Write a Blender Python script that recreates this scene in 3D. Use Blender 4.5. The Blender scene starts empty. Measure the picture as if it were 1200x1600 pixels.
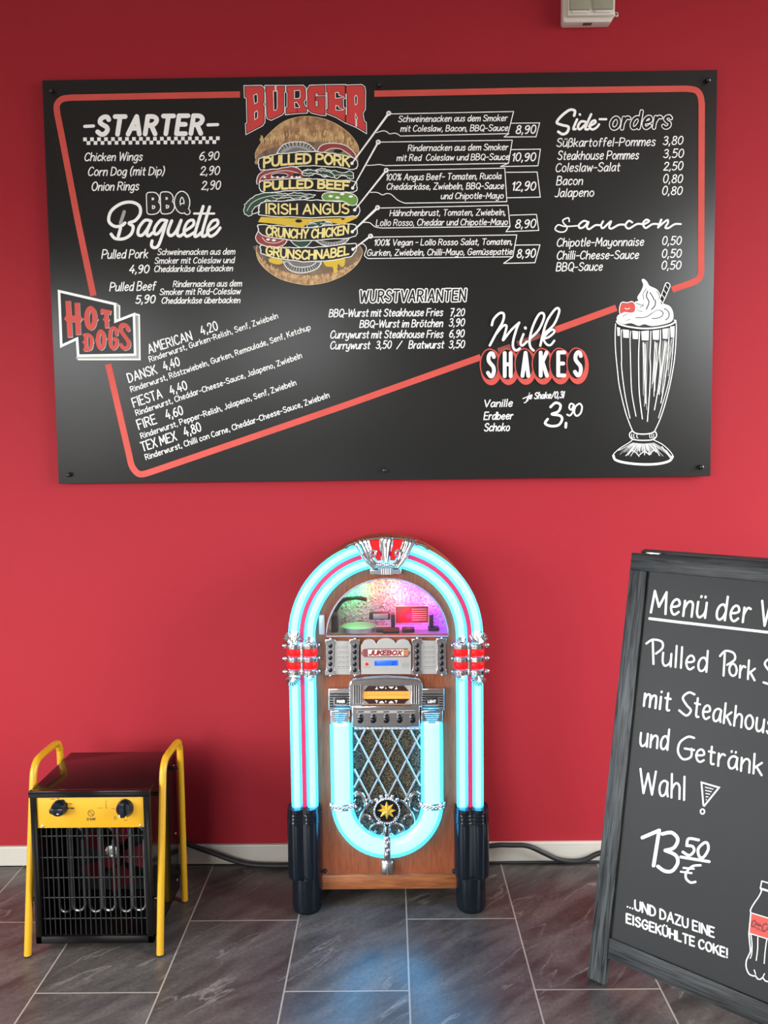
import bpy, bmesh, math, random
from mathutils import Vector, Matrix
from mathutils.geometry import tessellate_polygon

C = bpy.context.scene.collection
SC = bpy.context.scene
random.seed(7)
R = math.radians
PI = math.pi

# ------------------------------------------------------------------ camera
CAM_F = 1279.36                       # focal length in pixels of the 1200 x 1600 frame
CAM_P = Vector((-0.0328, -2.5037, 1.2961))
FW = Vector((-0.00751662, 0.99725586, -0.07364953)).normalized()
RT = Vector((0.99990579, 0.00664978, -0.01200804)).normalized()
UP = RT.cross(FW).normalized()
cd = bpy.data.cameras.new('camera')
cam = bpy.data.objects.new('camera', cd)
C.objects.link(cam)
cd.sensor_fit = 'VERTICAL'
cd.sensor_height = 36.0
cd.sensor_width = 27.0
cd.lens = CAM_F * 36.0 / 1600.0
cd.clip_start = 0.05
cam.matrix_world = Matrix((
    (RT.x, UP.x, -FW.x, CAM_P.x),
    (RT.y, UP.y, -FW.y, CAM_P.y),
    (RT.z, UP.z, -FW.z, CAM_P.z),
    (0, 0, 0, 1)))
SC.camera = cam

# ------------------------------------------------------------------ view / world / daylight
SC.view_settings.view_transform = 'Standard'
SC.view_settings.look = 'None'
SC.view_settings.gamma = 1.0
SC.view_settings.use_curve_mapping = False
SC.view_settings.exposure = 0.0

SKY = 20.5
world = bpy.data.worlds.new('sky')
SC.world = world
world.use_nodes = True
wn = world.node_tree
wn.nodes.clear()
w_out = wn.nodes.new('ShaderNodeOutputWorld')
w_bg = wn.nodes.new('ShaderNodeBackground')
w_tc = wn.nodes.new('ShaderNodeTexCoord')
w_sep = wn.nodes.new('ShaderNodeSeparateXYZ')
w_rmp = wn.nodes.new('ShaderNodeValToRGB')
w_map = wn.nodes.new('ShaderNodeMapRange')
wn.links.new(w_tc.outputs['Generated'], w_sep.inputs[0])
wn.links.new(w_sep.outputs['Z'], w_map.inputs['Value'])
w_map.inputs['From Min'].default_value = -1
w_map.inputs['From Max'].default_value = 1
wn.links.new(w_map.outputs[0], w_rmp.inputs[0])
el = w_rmp.color_ramp.elements
el[0].position = 0.47; el[0].color = (0.16, 0.155, 0.15, 1)
el[1].position = 0.53; el[1].color = (0.95, 0.98, 1.0, 1)
wn.links.new(w_rmp.outputs[0], w_bg.inputs[0])
w_bg.inputs[1].default_value = SKY
wn.links.new(w_bg.outputs[0], w_out.inputs[0])

# room extents and window openings (the windows lie behind and beside the camera)
RX0, RX1, RY0, RZ1 = -2.6, 2.9, -5.2, 2.95
WIN_FRONT = (-2.3, -0.7, 0.75, 2.4)     # x0, x1, z0, z1 in the wall behind the camera
WIN_LEFT = (-3.3, -1.3, 0.45, 2.05)     # y0, y1, z0, z1
WIN_RIGHT = (-2.5, -0.4, 0.7, 2.85)


def portal(name, loc, rot, sx, sz):
    d = bpy.data.lights.new(name, 'AREA')
    d.shape = 'RECTANGLE'
    d.size = sx; d.size_y = sz
    d.cycles.is_portal = True
    o = bpy.data.objects.new(name, d)
    o.location = loc; o.rotation_euler = rot
    C.objects.link(o)


portal('daylight_portal_front', ((WIN_FRONT[0] + WIN_FRONT[1]) / 2, RY0 - 0.05, (WIN_FRONT[2] + WIN_FRONT[3]) / 2), (R(90), 0, 0), WIN_FRONT[1] - WIN_FRONT[0], WIN_FRONT[3] - WIN_FRONT[2])
portal('daylight_portal_left', (RX0 - 0.05, (WIN_LEFT[0] + WIN_LEFT[1]) / 2, (WIN_LEFT[2] + WIN_LEFT[3]) / 2), (R(90), 0, R(-90)), WIN_LEFT[1] - WIN_LEFT[0], WIN_LEFT[3] - WIN_LEFT[2])
portal('daylight_portal_right', (RX1 + 0.05, (WIN_RIGHT[0] + WIN_RIGHT[1]) / 2, (WIN_RIGHT[2] + WIN_RIGHT[3]) / 2), (R(90), 0, R(90)), WIN_RIGHT[1] - WIN_RIGHT[0], WIN_RIGHT[3] - WIN_RIGHT[2])


# ------------------------------------------------------------------ materials
def srgb(r, g, b):
    def f(c):
        c /= 255.0
        return c / 12.92 if c <= 0.04045 else ((c + 0.055) / 1.055) ** 2.4
    return (f(r), f(g), f(b), 1.0)


def mat(name, col, rough=0.5, metal=0.0, spec=0.5, var=0.06, scale=40.0, bump=0.0, bscale=200.0, coat=0.0, emit=None, estr=0.0):
    m = bpy.data.materials.new(name)
    m.use_nodes = True
    nt = m.node_tree
    b = nt.nodes['Principled BSDF']
    b.inputs['Roughness'].default_value = rough
    b.inputs['Metallic'].default_value = metal
    b.inputs['Specular IOR Level'].default_value = spec
    b.inputs['Coat Weight'].default_value = coat
    tc = nt.nodes.new('ShaderNodeTexCoord')
    nz = nt.nodes.new('ShaderNodeTexNoise')
    nz.inputs['Scale'].default_value = scale
    nz.inputs['Detail'].default_value = 4
    nt.links.new(tc.outputs['Object'], nz.inputs['Vector'])
    mx = nt.nodes.new('ShaderNodeMix')
    mx.data_type = 'RGBA'
    mx.inputs[6].default_value = [c * (1 - var) for c in col[:3]] + [1]
    mx.inputs[7].default_value = [min(1, c * (1 + var)) for c in col[:3]] + [1]
    nt.links.new(nz.outputs[0], mx.inputs[0])
    nt.links.new(mx.outputs[2], b.inputs['Base Color'])
    if bump:
        n2 = nt.nodes.new('ShaderNodeTexNoise')
        n2.inputs['Scale'].default_value = bscale
        n2.inputs['Detail'].default_value = 3
        nt.links.new(tc.outputs['Object'], n2.inputs['Vector'])
        bp = nt.nodes.new('ShaderNodeBump')
        bp.inputs['Strength'].default_value = bump
        bp.inputs['Distance'].default_value = 0.002
        nt.links.new(n2.outputs[0], bp.inputs['Height'])
        nt.links.new(bp.outputs[0], b.inputs['Normal'])
    if emit:
        b.inputs['Emission Color'].default_value = emit
        b.inputs['Emission Strength'].default_value = estr
    return m


def wood(name, c1, c2, sx, sy, sz, rough=0.4, wave=9.0, bump=0.0, lean=0.0, spec=0.5):
    m = bpy.data.materials.new(name)
    m.use_nodes = True
    nt = m.node_tree
    b = nt.nodes['Principled BSDF']
    b.inputs['Roughness'].default_value = rough
    tc = nt.nodes.new('ShaderNodeTexCoord')
    mp = nt.nodes.new('ShaderNodeMapping')
    mp.inputs['Scale'].default_value = (sx, sy, sz)
    b.inputs['Specular IOR Level'].default_value = spec
    ml = nt.nodes.new('ShaderNodeMapping')           # follow a plank that leans
    ml.inputs['Rotation'].default_value = (lean, 0, 0)
    nt.links.new(tc.outputs['Object'], ml.inputs['Vector'])
    nt.links.new(ml.outputs[0], mp.inputs['Vector'])
    nz = nt.nodes.new('ShaderNodeTexNoise')
    nz.inputs['Scale'].default_value = wave
    nz.inputs['Detail'].default_value = 6
    nz.inputs['Distortion'].default_value = 1.2
    nt.links.new(mp.outputs[0], nz.inputs['Vector'])
    rp = nt.nodes.new('ShaderNodeValToRGB')
    rp.color_ramp.elements[0].position = 0.35; rp.color_ramp.elements[0].color = c1
    rp.color_ramp.elements[1].position = 0.68; rp.color_ramp.elements[1].color = c2
    nt.links.new(nz.outputs[0], rp.inputs[0])
    nt.links.new(rp.outputs[0], b.inputs['Base Color'])
    if bump:
        bp = nt.nodes.new('ShaderNodeBump')
        bp.inputs['Strength'].default_value = bump
        bp.inputs['Distance'].default_value = 0.002
        nt.links.new(nz.outputs[0], bp.inputs['Height'])
        nt.links.new(bp.outputs[0], b.inputs['Normal'])
    return m


def floor_material():
    m = bpy.data.materials.new('slate_tile')
    m.use_nodes = True
    nt = m.node_tree
    N = nt.nodes
    L = nt.links
    b = N['Principled BSDF']
    tc = N.new('ShaderNodeTexCoord')
    sep = N.new('ShaderNodeSeparateXYZ')
    L.new(tc.outputs['Object'], sep.inputs[0])
    ad = N.new('ShaderNodeMath'); ad.operation = 'ADD'; ad.inputs[1].default_value = 0.621 + 0.604 * 20
    L.new(sep.outputs['Y'], ad.inputs[0])
    ax = N.new('ShaderNodeMath'); ax.operation = 'ADD'; ax.inputs[1].default_value = 0.302 * 20
    L.new(sep.outputs['X'], ax.inputs[0])
    cb = N.new('ShaderNodeCombineXYZ')
    L.new(ad.outputs[0], cb.inputs['X'])
    L.new(ax.outputs[0], cb.inputs['Y'])
    br = N.new('ShaderNodeTexBrick')
    br.offset = 0.5; br.offset_frequency = 2; br.squash = 1.0; br.squash_frequency = 1
    br.inputs['Scale'].default_value = 1.0
    br.inputs['Brick Width'].default_value = 0.604
    br.inputs['Row Height'].default_value = 0.302
    br.inputs['Mortar Size'].default_value = 0.0022
    br.inputs['Mortar Smooth'].default_value = 0.15
    br.inputs['Bias'].default_value = 0.0
    br.inputs['Color1'].default_value = (0, 0, 0, 1)
    br.inputs['Color2'].default_value = (1, 1, 1, 1)
    br.inputs['Mortar'].default_value = (0.5, 0.5, 0.5, 1)
    L.new(cb.outputs[0], br.inputs['Vector'])
    rnd = N.new('ShaderNodeSeparateColor')
    L.new(br.outputs['Color'], rnd.inputs[0])
    # veins: diagonal stretched noise, shifted per tile
    sh = N.new('ShaderNodeMath'); sh.operation = 'MULTIPLY'; sh.inputs[1].default_value = 37.0
    L.new(rnd.outputs[0], sh.inputs[0])
    mp = N.new('ShaderNodeMapping')
    mp.vector_type = 'TEXTURE'
    mp.inputs['Rotation'].default_value = (0, 0, R(42))
    mp.inputs['Scale'].default_value = (0.55, 0.13, 1.0)
    L.new(tc.outputs['Object'], mp.inputs['Vector'])
    v1 = N.new('ShaderNodeTexNoise'); v1.noise_dimensions = '4D'
    v1.inputs['Scale'].default_value = 2.2; v1.inputs['Detail'].default_value = 8; v1.inputs['Roughness'].default_value = 0.62
    v1.inputs['Distortion'].default_value = 0.6
    L.new(mp.outputs[0], v1.inputs['Vector']); L.new(sh.outputs[0], v1.inputs['W'])
    r1 = N.new('ShaderNodeValToRGB')
    e = r1.color_ramp.elements
    e[0].position = 0.33; e[0].color = srgb(56, 51, 49)
    e[1].position = 0.70; e[1].color = srgb(104, 98, 94)
    L.new(v1.outputs[0], r1.inputs[0])
    # thin light veins
    mp2 = N.new('ShaderNodeMapping')
    mp2.vector_type = 'TEXTURE'
    mp2.inputs['Rotation'].default_value = (0, 0, R(46))
    mp2.inputs['Scale'].default_value = (0.9, 0.22, 1.0)
    L.new(tc.outputs['Object'], mp2.inputs['Vector'])
    v2 = N.new('ShaderNodeTexNoise'); v2.noise_dimensions = '4D'
    v2.inputs['Scale'].default_value = 1.5; v2.inputs['Detail'].default_value = 6; v2.inputs['Distortion'].default_value = 0.7
    L.new(mp2.outputs[0], v2.inputs['Vector']); L.new(sh.outputs[0], v2.inputs['W'])
    sb = N.new('ShaderNodeMath'); sb.operation = 'SUBTRACT'; sb.inputs[1].default_value = 0.5
    L.new(v2.outputs[0], sb.inputs[0])
    ab = N.new('ShaderNodeMath'); ab.operation = 'ABSOLUTE'
    L.new(sb.outputs[0], ab.inputs[0])
    r2 = N.new('ShaderNodeMapRange')
    r2.inputs['From Min'].default_value = 0.0; r2.inputs['From Max'].default_value = 0.010
    r2.inputs['To Min'].default_value = 0.62; r2.inputs['To Max'].default_value = 0.0
    L.new(ab.outputs[0], r2.inputs['Value'])
    v3 = N.new('ShaderNodeTexNoise'); v3.inputs['Scale'].default_value = 5.0
    L.new(tc.outputs['Object'], v3.inputs['Vector'])
    r3 = N.new('ShaderNodeMapRange')
    r3.inputs['From Min'].default_value = 0.45; r3.inputs['From Max'].default_value = 0.6
    L.new(v3.outputs[0], r3.inputs['Value'])
    mu = N.new('ShaderNodeMath'); mu.operation = 'MULTIPLY'
    L.new(r2.outputs[0], mu.inputs[0]); L.new(r3.outputs[0], mu.inputs[1])
    m1 = N.new('ShaderNodeMix'); m1.data_type = 'RGBA'
    L.new(mu.outputs[0], m1.inputs[0]); L.new(r1.outputs[0], m1.inputs[6])
    m1.inputs[7].default_value = srgb(146, 139, 132)
    # fine mottled grain in the stone
    gn = N.new('ShaderNodeTexNoise'); gn.inputs['Scale'].default_value = 95; gn.inputs['Detail'].default_value = 6; gn.inputs['Roughness'].default_value = 0.7
    L.new(tc.outputs['Object'], gn.inputs['Vector'])
    gr = N.new('ShaderNodeMapRange'); gr.inputs['From Min'].default_value = 0.3; gr.inputs['From Max'].default_value = 0.7
    gr.inputs['To Min'].default_value = 0.72; gr.inputs['To Max'].default_value = 1.28
    L.new(gn.outputs[0], gr.inputs['Value'])
    mg = N.new('ShaderNodeMix'); mg.data_type = 'RGBA'; mg.blend_type = 'MULTIPLY'; mg.inputs[0].default_value = 1.0
    L.new(m1.outputs[2], mg.inputs[6]); L.new(gr.outputs[0], mg.inputs[7])
    m1 = mg
    # per tile tint
    mt = N.new('ShaderNodeMix'); mt.data_type = 'RGBA'; mt.blend_type = 'MULTIPLY'; mt.inputs[0].default_value = 1.0
    rt = N.new('ShaderNodeMapRange'); rt.inputs['To Min'].default_value = 0.86; rt.inputs['To Max'].default_value = 1.1
    L.new(rnd.outputs[0], rt.inputs['Value'])
    L.new(m1.outputs[2], mt.inputs[6]); L.new(rt.outputs[0], mt.inputs[7])
    mm = N.new('ShaderNodeMix'); mm.data_type = 'RGBA'
    L.new(br.outputs['Fac'], mm.inputs[0]); L.new(mt.outputs[2], mm.inputs[6])
    mm.inputs[7].default_value = srgb(160, 151, 140)
    L.new(mm.outputs[2], b.inputs['Base Color'])
    # grain + relief
    g = N.new('ShaderNodeTexNoise'); g.inputs['Scale'].default_value = 160; g.inputs['Detail'].default_value = 3
    L.new(tc.outputs['Object'], g.inputs['Vector'])
    hs = N.new('ShaderNodeMath'); hs.operation = 'MULTIPLY_ADD'; hs.inputs[1].default_value = 0.35
    L.new(g.outputs[0], hs.inputs[0]); L.new(v1.outputs[0], hs.inputs[2])
    hm = N.new('ShaderNodeMath'); hm.operation = 'SUBTRACT'
    L.new(hs.outputs[0], hm.inputs[0]); L.new(br.outputs['Fac'], hm.inputs[1])
    bp = N.new('ShaderNodeBump'); bp.inputs['Strength'].default_value = 0.35; bp.inputs['Distance'].default_value = 0.0025
    L.new(hm.outputs[0], bp.inputs['Height'])
    L.new(bp.outputs[0], b.inputs['Normal'])
    rr = N.new('ShaderNodeMapRange'); rr.inputs['To Min'].default_value = 0.24; rr.inputs['To Max'].default_value = 0.40
    L.new(v1.outputs[0], rr.inputs['Value'])
    L.new(rr.outputs[0], b.inputs['Roughness'])
    return m


def foil_material():
    m = bpy.data.materials.new('holographic_foil')
    m.use_nodes = True
    nt = m.node_tree; N = nt.nodes; L = nt.links
    b = N['Principled BSDF']
    b.inputs['Metallic'].default_value = 0.75
    b.inputs['Roughness'].default_value = 0.5
    tc = N.new('ShaderNodeTexCoord')
    vo = N.new('ShaderNodeTexVoronoi'); vo.inputs['Scale'].default_value = 190
    L.new(tc.outputs['Object'], vo.inputs['Vector'])
    hs = N.new('ShaderNodeHueSaturation'); hs.inputs['Saturation'].default_value = 0.55; hs.inputs['Value'].default_value = 0.9
    mx = N.new('ShaderNodeMix'); mx.data_type = 'RGBA'; mx.inputs[0].default_value = 0.45
    mx.inputs[6].default_value = (0.36, 0.36, 0.36, 1)
    L.new(vo.outputs['Color'], mx.inputs[7])
    L.new(mx.outputs[2], hs.inputs['Color'])
    L.new(hs.outputs[0], b.inputs['Base Color'])
    bp = N.new('ShaderNodeBump'); bp.inputs['Strength'].default_value = 0.7; bp.inputs['Distance'].default_value = 0.003
    L.new(vo.outputs['Distance'], bp.inputs['Height'])
    L.new(bp.outputs[0], b.inputs['Normal'])
    return m


def clear_material(name, tint, gl=0.08, rough=0.05):
    m = bpy.data.materials.new(name)
    m.use_nodes = True
    nt = m.node_tree; N = nt.nodes; L = nt.links
    N.clear()
    o = N.new('ShaderNodeOutputMaterial')
    t = N.new('ShaderNodeBsdfTransparent'); t.inputs[0].default_value = tint
    g = N.new('ShaderNodeBsdfGlossy'); g.inputs['Roughness'].default_value = rough
    nz = N.new('ShaderNodeTexNoise'); nz.inputs['Scale'].default_value = 8
    mr = N.new('ShaderNodeMapRange'); mr.inputs['To Min'].default_value = gl * 0.7; mr.inputs['To Max'].default_value = gl * 1.3
    L.new(nz.outputs[0], mr.inputs['Value'])
    x = N.new('ShaderNodeMixShader')
    L.new(mr.outputs[0], x.inputs[0]); L.new(t.outputs[0], x.inputs[1]); L.new(g.outputs[0], x.inputs[2])
    L.new(x.outputs[0], o.inputs[0])
    return m


def glow_shell(name, col, strength, through):
    """Coloured translucent tube that glows and lets its bright core show through."""
    m = bpy.data.materials.new(name)
    m.use_nodes = True
    nt = m.node_tree; N = nt.nodes; L = nt.links
    N.clear()
    o = N.new('ShaderNodeOutputMaterial')
    t = N.new('ShaderNodeBsdfTransparent'); t.inputs[0].default_value = (0.85, 1, 1, 1)
    p = N.new('ShaderNodeBsdfPrincipled')
    p.inputs['Base Color'].default_value = (0.10, 0.40, 0.44, 1)
    p.inputs['Roughness'].default_value = 0.25
    p.inputs['Emission Color'].default_value = col
    nz = N.new('ShaderNodeTexNoise'); nz.inputs['Scale'].default_value = 6
    mr = N.new('ShaderNodeMapRange'); mr.inputs['To Min'].default_value = strength * 0.96; mr.inputs['To Max'].default_value = strength * 1.04
    L.new(nz.outputs[0], mr.inputs['Value'])
    L.new(mr.outputs[0], p.inputs['Emission Strength'])
    x = N.new('ShaderNodeMixShader'); x.inputs[0].default_value = through
    L.new(p.outputs[0], x.inputs[1]); L.new(t.outputs[0], x.inputs[2])
    L.new(x.outputs[0], o.inputs[0])
    return m


def bun_material(name, c1, c2, c3, scale):
    m = bpy.data.materials.new(name)
    m.use_nodes = True
    nt = m.node_tree; N = nt.nodes; L = nt.links
    b = N['Principled BSDF']; b.inputs['Roughness'].default_value = 0.6
    tc = N.new('ShaderNodeTexCoord')
    mp = N.new('ShaderNodeMapping'); mp.inputs['Scale'].default_value = (1.0, 1.0, 0.6)
    L.new(tc.outputs['Object'], mp.inputs[0])
    nz = N.new('ShaderNodeTexNoise'); nz.inputs['Scale'].default_value = scale; nz.inputs['Detail'].default_value = 6
    L.new(mp.outputs[0], nz.inputs['Vector'])
    rp = N.new('ShaderNodeValToRGB')
    e = rp.color_ramp.elements
    e[0].position = 0.36; e[0].color = c1
    e[1].position = 0.66; e[1].color = c3
    k = e.new(0.5); k.color = c2
    L.new(nz.outputs[0], rp.inputs[0])
    L.new(rp.outputs[0], b.inputs['Base Color'])
    return m


M = {}
M['wall'] = mat('red_wall_paint', srgb(159, 40, 49), 0.62, var=0.05, scale=1.6, bump=0.12, bscale=140, spec=0.12)
M['white_wall'] = mat('pale_wall_paint', (0.42, 0.40, 0.38, 1), 0.8, scale=2)
M['ceiling'] = mat('ceiling_paint', (0.65, 0.64, 0.63, 1), 0.9, scale=2)
M['baseboard'] = mat('white_baseboard', srgb(196, 190, 178), 0.45, var=0.03, scale=6)
M['floor'] = floor_material()
M['panel'] = mat('black_menu_panel', srgb(30, 30, 28), 0.34, var=0.08, scale=3, spec=0.36)
M['chalk'] = mat('white_marker', srgb(250, 249, 244), 0.6, var=0.04, scale=60)
M['grey_chalk'] = mat('grey_marker', srgb(165, 166, 160), 0.6, var=0.15, scale=80)
M['black_paint'] = mat('black_marker', srgb(27, 27, 25), 0.36, spec=0.36)
M['coral'] = mat('coral_marker', srgb(206, 76, 64), 0.6, var=0.16, scale=14)
M['brick'] = mat('dull_coral_marker', srgb(140, 72, 62), 0.6, var=0.12, scale=30)
M['red_paint'] = mat('red_marker', srgb(208, 62, 58), 0.6, var=0.1, scale=40)
M['tomato'] = mat('tomato_marker', srgb(150, 62, 58), 0.6, var=0.1, scale=60)
M['yellow_paint'] = mat('yellow_letter_marker', srgb(254, 228, 150), 0.6, var=0.16, scale=90)
M['cheese'] = mat('cheese_marker', srgb(226, 190, 58), 0.6, var=0.1, scale=40)
M['lettuce'] = mat('lettuce_marker', srgb(38, 76, 54), 0.6, var=0.25, scale=90)
M['pickle'] = mat('pickle_marker', srgb(112, 160, 66), 0.6, var=0.2, scale=80)
M['bun'] = bun_material('bun_marker', srgb(142, 102, 70), srgb(172, 130, 90), srgb(206, 168, 116), 70)
M['bun_inside'] = bun_material('bun_inside_marker', srgb(104, 86, 68), srgb(128, 106, 84), srgb(146, 124, 98), 30)
M['bun_crust'] = bun_material('bun_crust_marker', srgb(150, 108, 72), srgb(186, 146, 104), srgb(214, 182, 138), 90)
M['cream'] = mat('cream_marker', srgb(226, 196, 134), 0.6, var=0.15, scale=80)
M['black_metal'] = mat('black_screw', (0.012, 0.012, 0.012, 1), 0.25)
M['wood'] = wood('walnut_veneer', srgb(126, 66, 40), srgb(148, 82, 52), 30, 30, 2.4, 0.46, 6, spec=0.22)
M['rail_wood'] = wood('light_walnut', srgb(124, 70, 40), srgb(160, 98, 56), 2.0, 10, 26, 0.4, 6)
M['chrome'] = mat('chrome', (0.76, 0.76, 0.77, 1), 0.10, 1.0, var=0.02, scale=20)
M['chrome_cast'] = mat('cast_chrome', (0.74, 0.74, 0.75, 1), 0.16, 1.0, var=0.04, scale=60, bump=0.35, bscale=170)
M['silver'] = mat('silver_plastic', srgb(174, 172, 168), 0.38, 0.25, var=0.03, scale=30)
M['silver_line'] = mat('grey_print', srgb(120, 118, 116), 0.5)
M['gloss_black'] = mat('gloss_black_plastic', (0.006, 0.009, 0.014, 1), 0.16, spec=0.30)
M['mat_black'] = mat('matt_black', (0.010, 0.010, 0.010, 1), 0.6)
M['tube'] = glow_shell('cyan_tube', (0.06, 0.60, 0.85, 1), 1.5, 0.40)
M['core'] = mat('tube_core', (0.9, 0.95, 0.95, 1), 0.5, emit=(0.05, 0.42, 1.0, 1), estr=22.0)
M['stripe'] = mat('magenta_stripe', srgb(196, 36, 84), 0.4, emit=srgb(214, 40, 92), estr=0.22)
M['red_gem'] = mat('red_translucent', srgb(226, 16, 20), 0.4, spec=0.2, emit=(0.9, 0.02, 0.02, 1), estr=0.28)
M['foil'] = foil_material()
M['acrylic'] = clear_material('clear_acrylic', (0.94, 0.94, 0.95, 1), 0.07)
M['frosted_edge'] = mat('acrylic_edge', srgb(150, 147, 158), 0.4)
M['mech_grey'] = mat('mechanism_grey', srgb(150, 148, 156), 0.4, 0.2)
M['disc'] = mat('compact_disc', (0.36, 0.78, 0.56, 1), 0.3, 0.6, var=0.1)
M['red_card'] = mat('red_card', srgb(164, 22, 36), 0.4, var=0.35, scale=90, emit=srgb(230, 40, 70), estr=0.06)
M['lcd'] = mat('blue_display', srgb(20, 60, 220), 0.3, emit=srgb(34, 108, 255), estr=0.95)
M['lcd_ink'] = mat('display_ink', srgb(10, 24, 120), 0.4)
M['logo'] = mat('logo_pink', srgb(190, 140, 138), 0.22, 0.8)
M['logo_red'] = mat('logo_red', srgb(130, 26, 40), 0.4)
M['dial'] = mat('dial_amber', srgb(226, 150, 64), 0.4, emit=srgb(255, 150, 40), estr=0.45)
M['dial_brown'] = mat('dial_brown', srgb(50, 18, 18), 0.35)
M['cloth'] = mat('speaker_cloth', srgb(112, 98, 72), 0.85, spec=0.1)
_nt = M['cloth'].node_tree
_tc = _nt.nodes.new('ShaderNodeTexCoord')
_vo = _nt.nodes.new('ShaderNodeTexVoronoi'); _vo.inputs['Scale'].default_value = 240
_rp = _nt.nodes.new('ShaderNodeValToRGB')
_rp.color_ramp.elements[0].position = 0.18; _rp.color_ramp.elements[0].color = srgb(118, 110, 88)
_rp.color_ramp.elements[1].position = 0.62; _rp.color_ramp.elements[1].color = srgb(42, 40, 36)
_nt.links.new(_tc.outputs['Object'], _vo.inputs['Vector'])
_nt.links.new(_vo.outputs['Distance'], _rp.inputs[0])
_nt.links.new(_rp.outputs[0], _nt.nodes['Principled BSDF'].inputs['Base Color'])
M['satin_chrome'] = mat('satin_chrome', (0.84, 0.84, 0.85, 1), 0.28, 0.9, var=0.02, scale=20)
M['gold'] = mat('gold_star', srgb(222, 170, 52), 0.35, 0.5)
M['heater_black'] = mat('black_powder_coat', (0.005, 0.004, 0.004, 1), 0.13, spec=0.26)
M['heater_yellow'] = mat('yellow_powder_coat', srgb(204, 152, 26), 0.35, var=0.04)
M['coil'] = mat('steel_coil', (0.16, 0.16, 0.16, 1), 0.3, 0.9)
M['steel'] = mat('bright_steel', (0.75, 0.74, 0.72, 1), 0.25, 1.0)
M['dark_red'] = mat('fan_red', srgb(84, 16, 24), 0.7, spec=0.15)
M['rubber'] = mat('black_rubber', (0.014, 0.014, 0.014, 1), 0.55)
M['sign_wood'] = wood('black_stained_pine', (0.012, 0.013, 0.013, 1), (0.085, 0.093, 0.095, 1), 36, 20, 1.6, 0.42, 5, 0.25, R(12.12), 0.22)
M['sign_rail'] = wood('black_stained_rail', (0.012, 0.013, 0.013, 1), (0.050, 0.054, 0.056, 1), 1.6, 20, 36, 0.42, 5, 0.25, R(12.12), 0.22)
M['slate'] = mat('chalkboard_slate', srgb(40, 41, 41), 0.5, spec=0.25, var=0.10, scale=5)
M['plastic_white'] = mat('white_plastic', srgb(214, 206, 194), 0.4, var=0.02)
M['plastic_grey'] = mat('grey_plastic', srgb(150, 148, 128), 0.45, var=0.03)
M['label_brown'] = mat('brown_label', srgb(106, 76, 72), 0.5)


# ------------------------------------------------------------------ pixel rays onto real planes
def ray(px, py):
    return FW + RT * ((px - 600.0) / CAM_F) - UP * ((py - 800.0) / CAM_F)


def at(px, py, y):
    d = ray(px, py)
    return CAM_P + d * ((y - CAM_P.y) / d.y)


def on_floor(px, py, z=0.0):
    d = ray(px, py)
    return CAM_P + d * ((z - CAM_P.z) / d.z)


# ------------------------------------------------------------------ mesh helpers
ROOT = {}


def rootmat(o):
    while o is not None:
        if o.name in ROOT:
            return ROOT[o.name]
        o = o.parent
    return Matrix.Identity(4)


def thing(name, label, cat, loc=(0, 0, 0), rz=0.0, group=None):
    o = bpy.data.objects.new(name, None)
    C.objects.link(o)
    o.empty_display_size = 0.1
    o.location = loc
    o.rotation_euler = (0, 0, rz)
    ROOT[o.name] = Matrix.Translation(Vector(loc)) @ Matrix.Rotation(rz, 4, 'Z')
    o['label'] = label
    o['category'] = cat
    if group:
        o['group'] = group
    return o


def tag(o, label, cat, group=None):
    o['label'] = label
    o['category'] = cat
    if group:
        o['group'] = group
    return o


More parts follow.
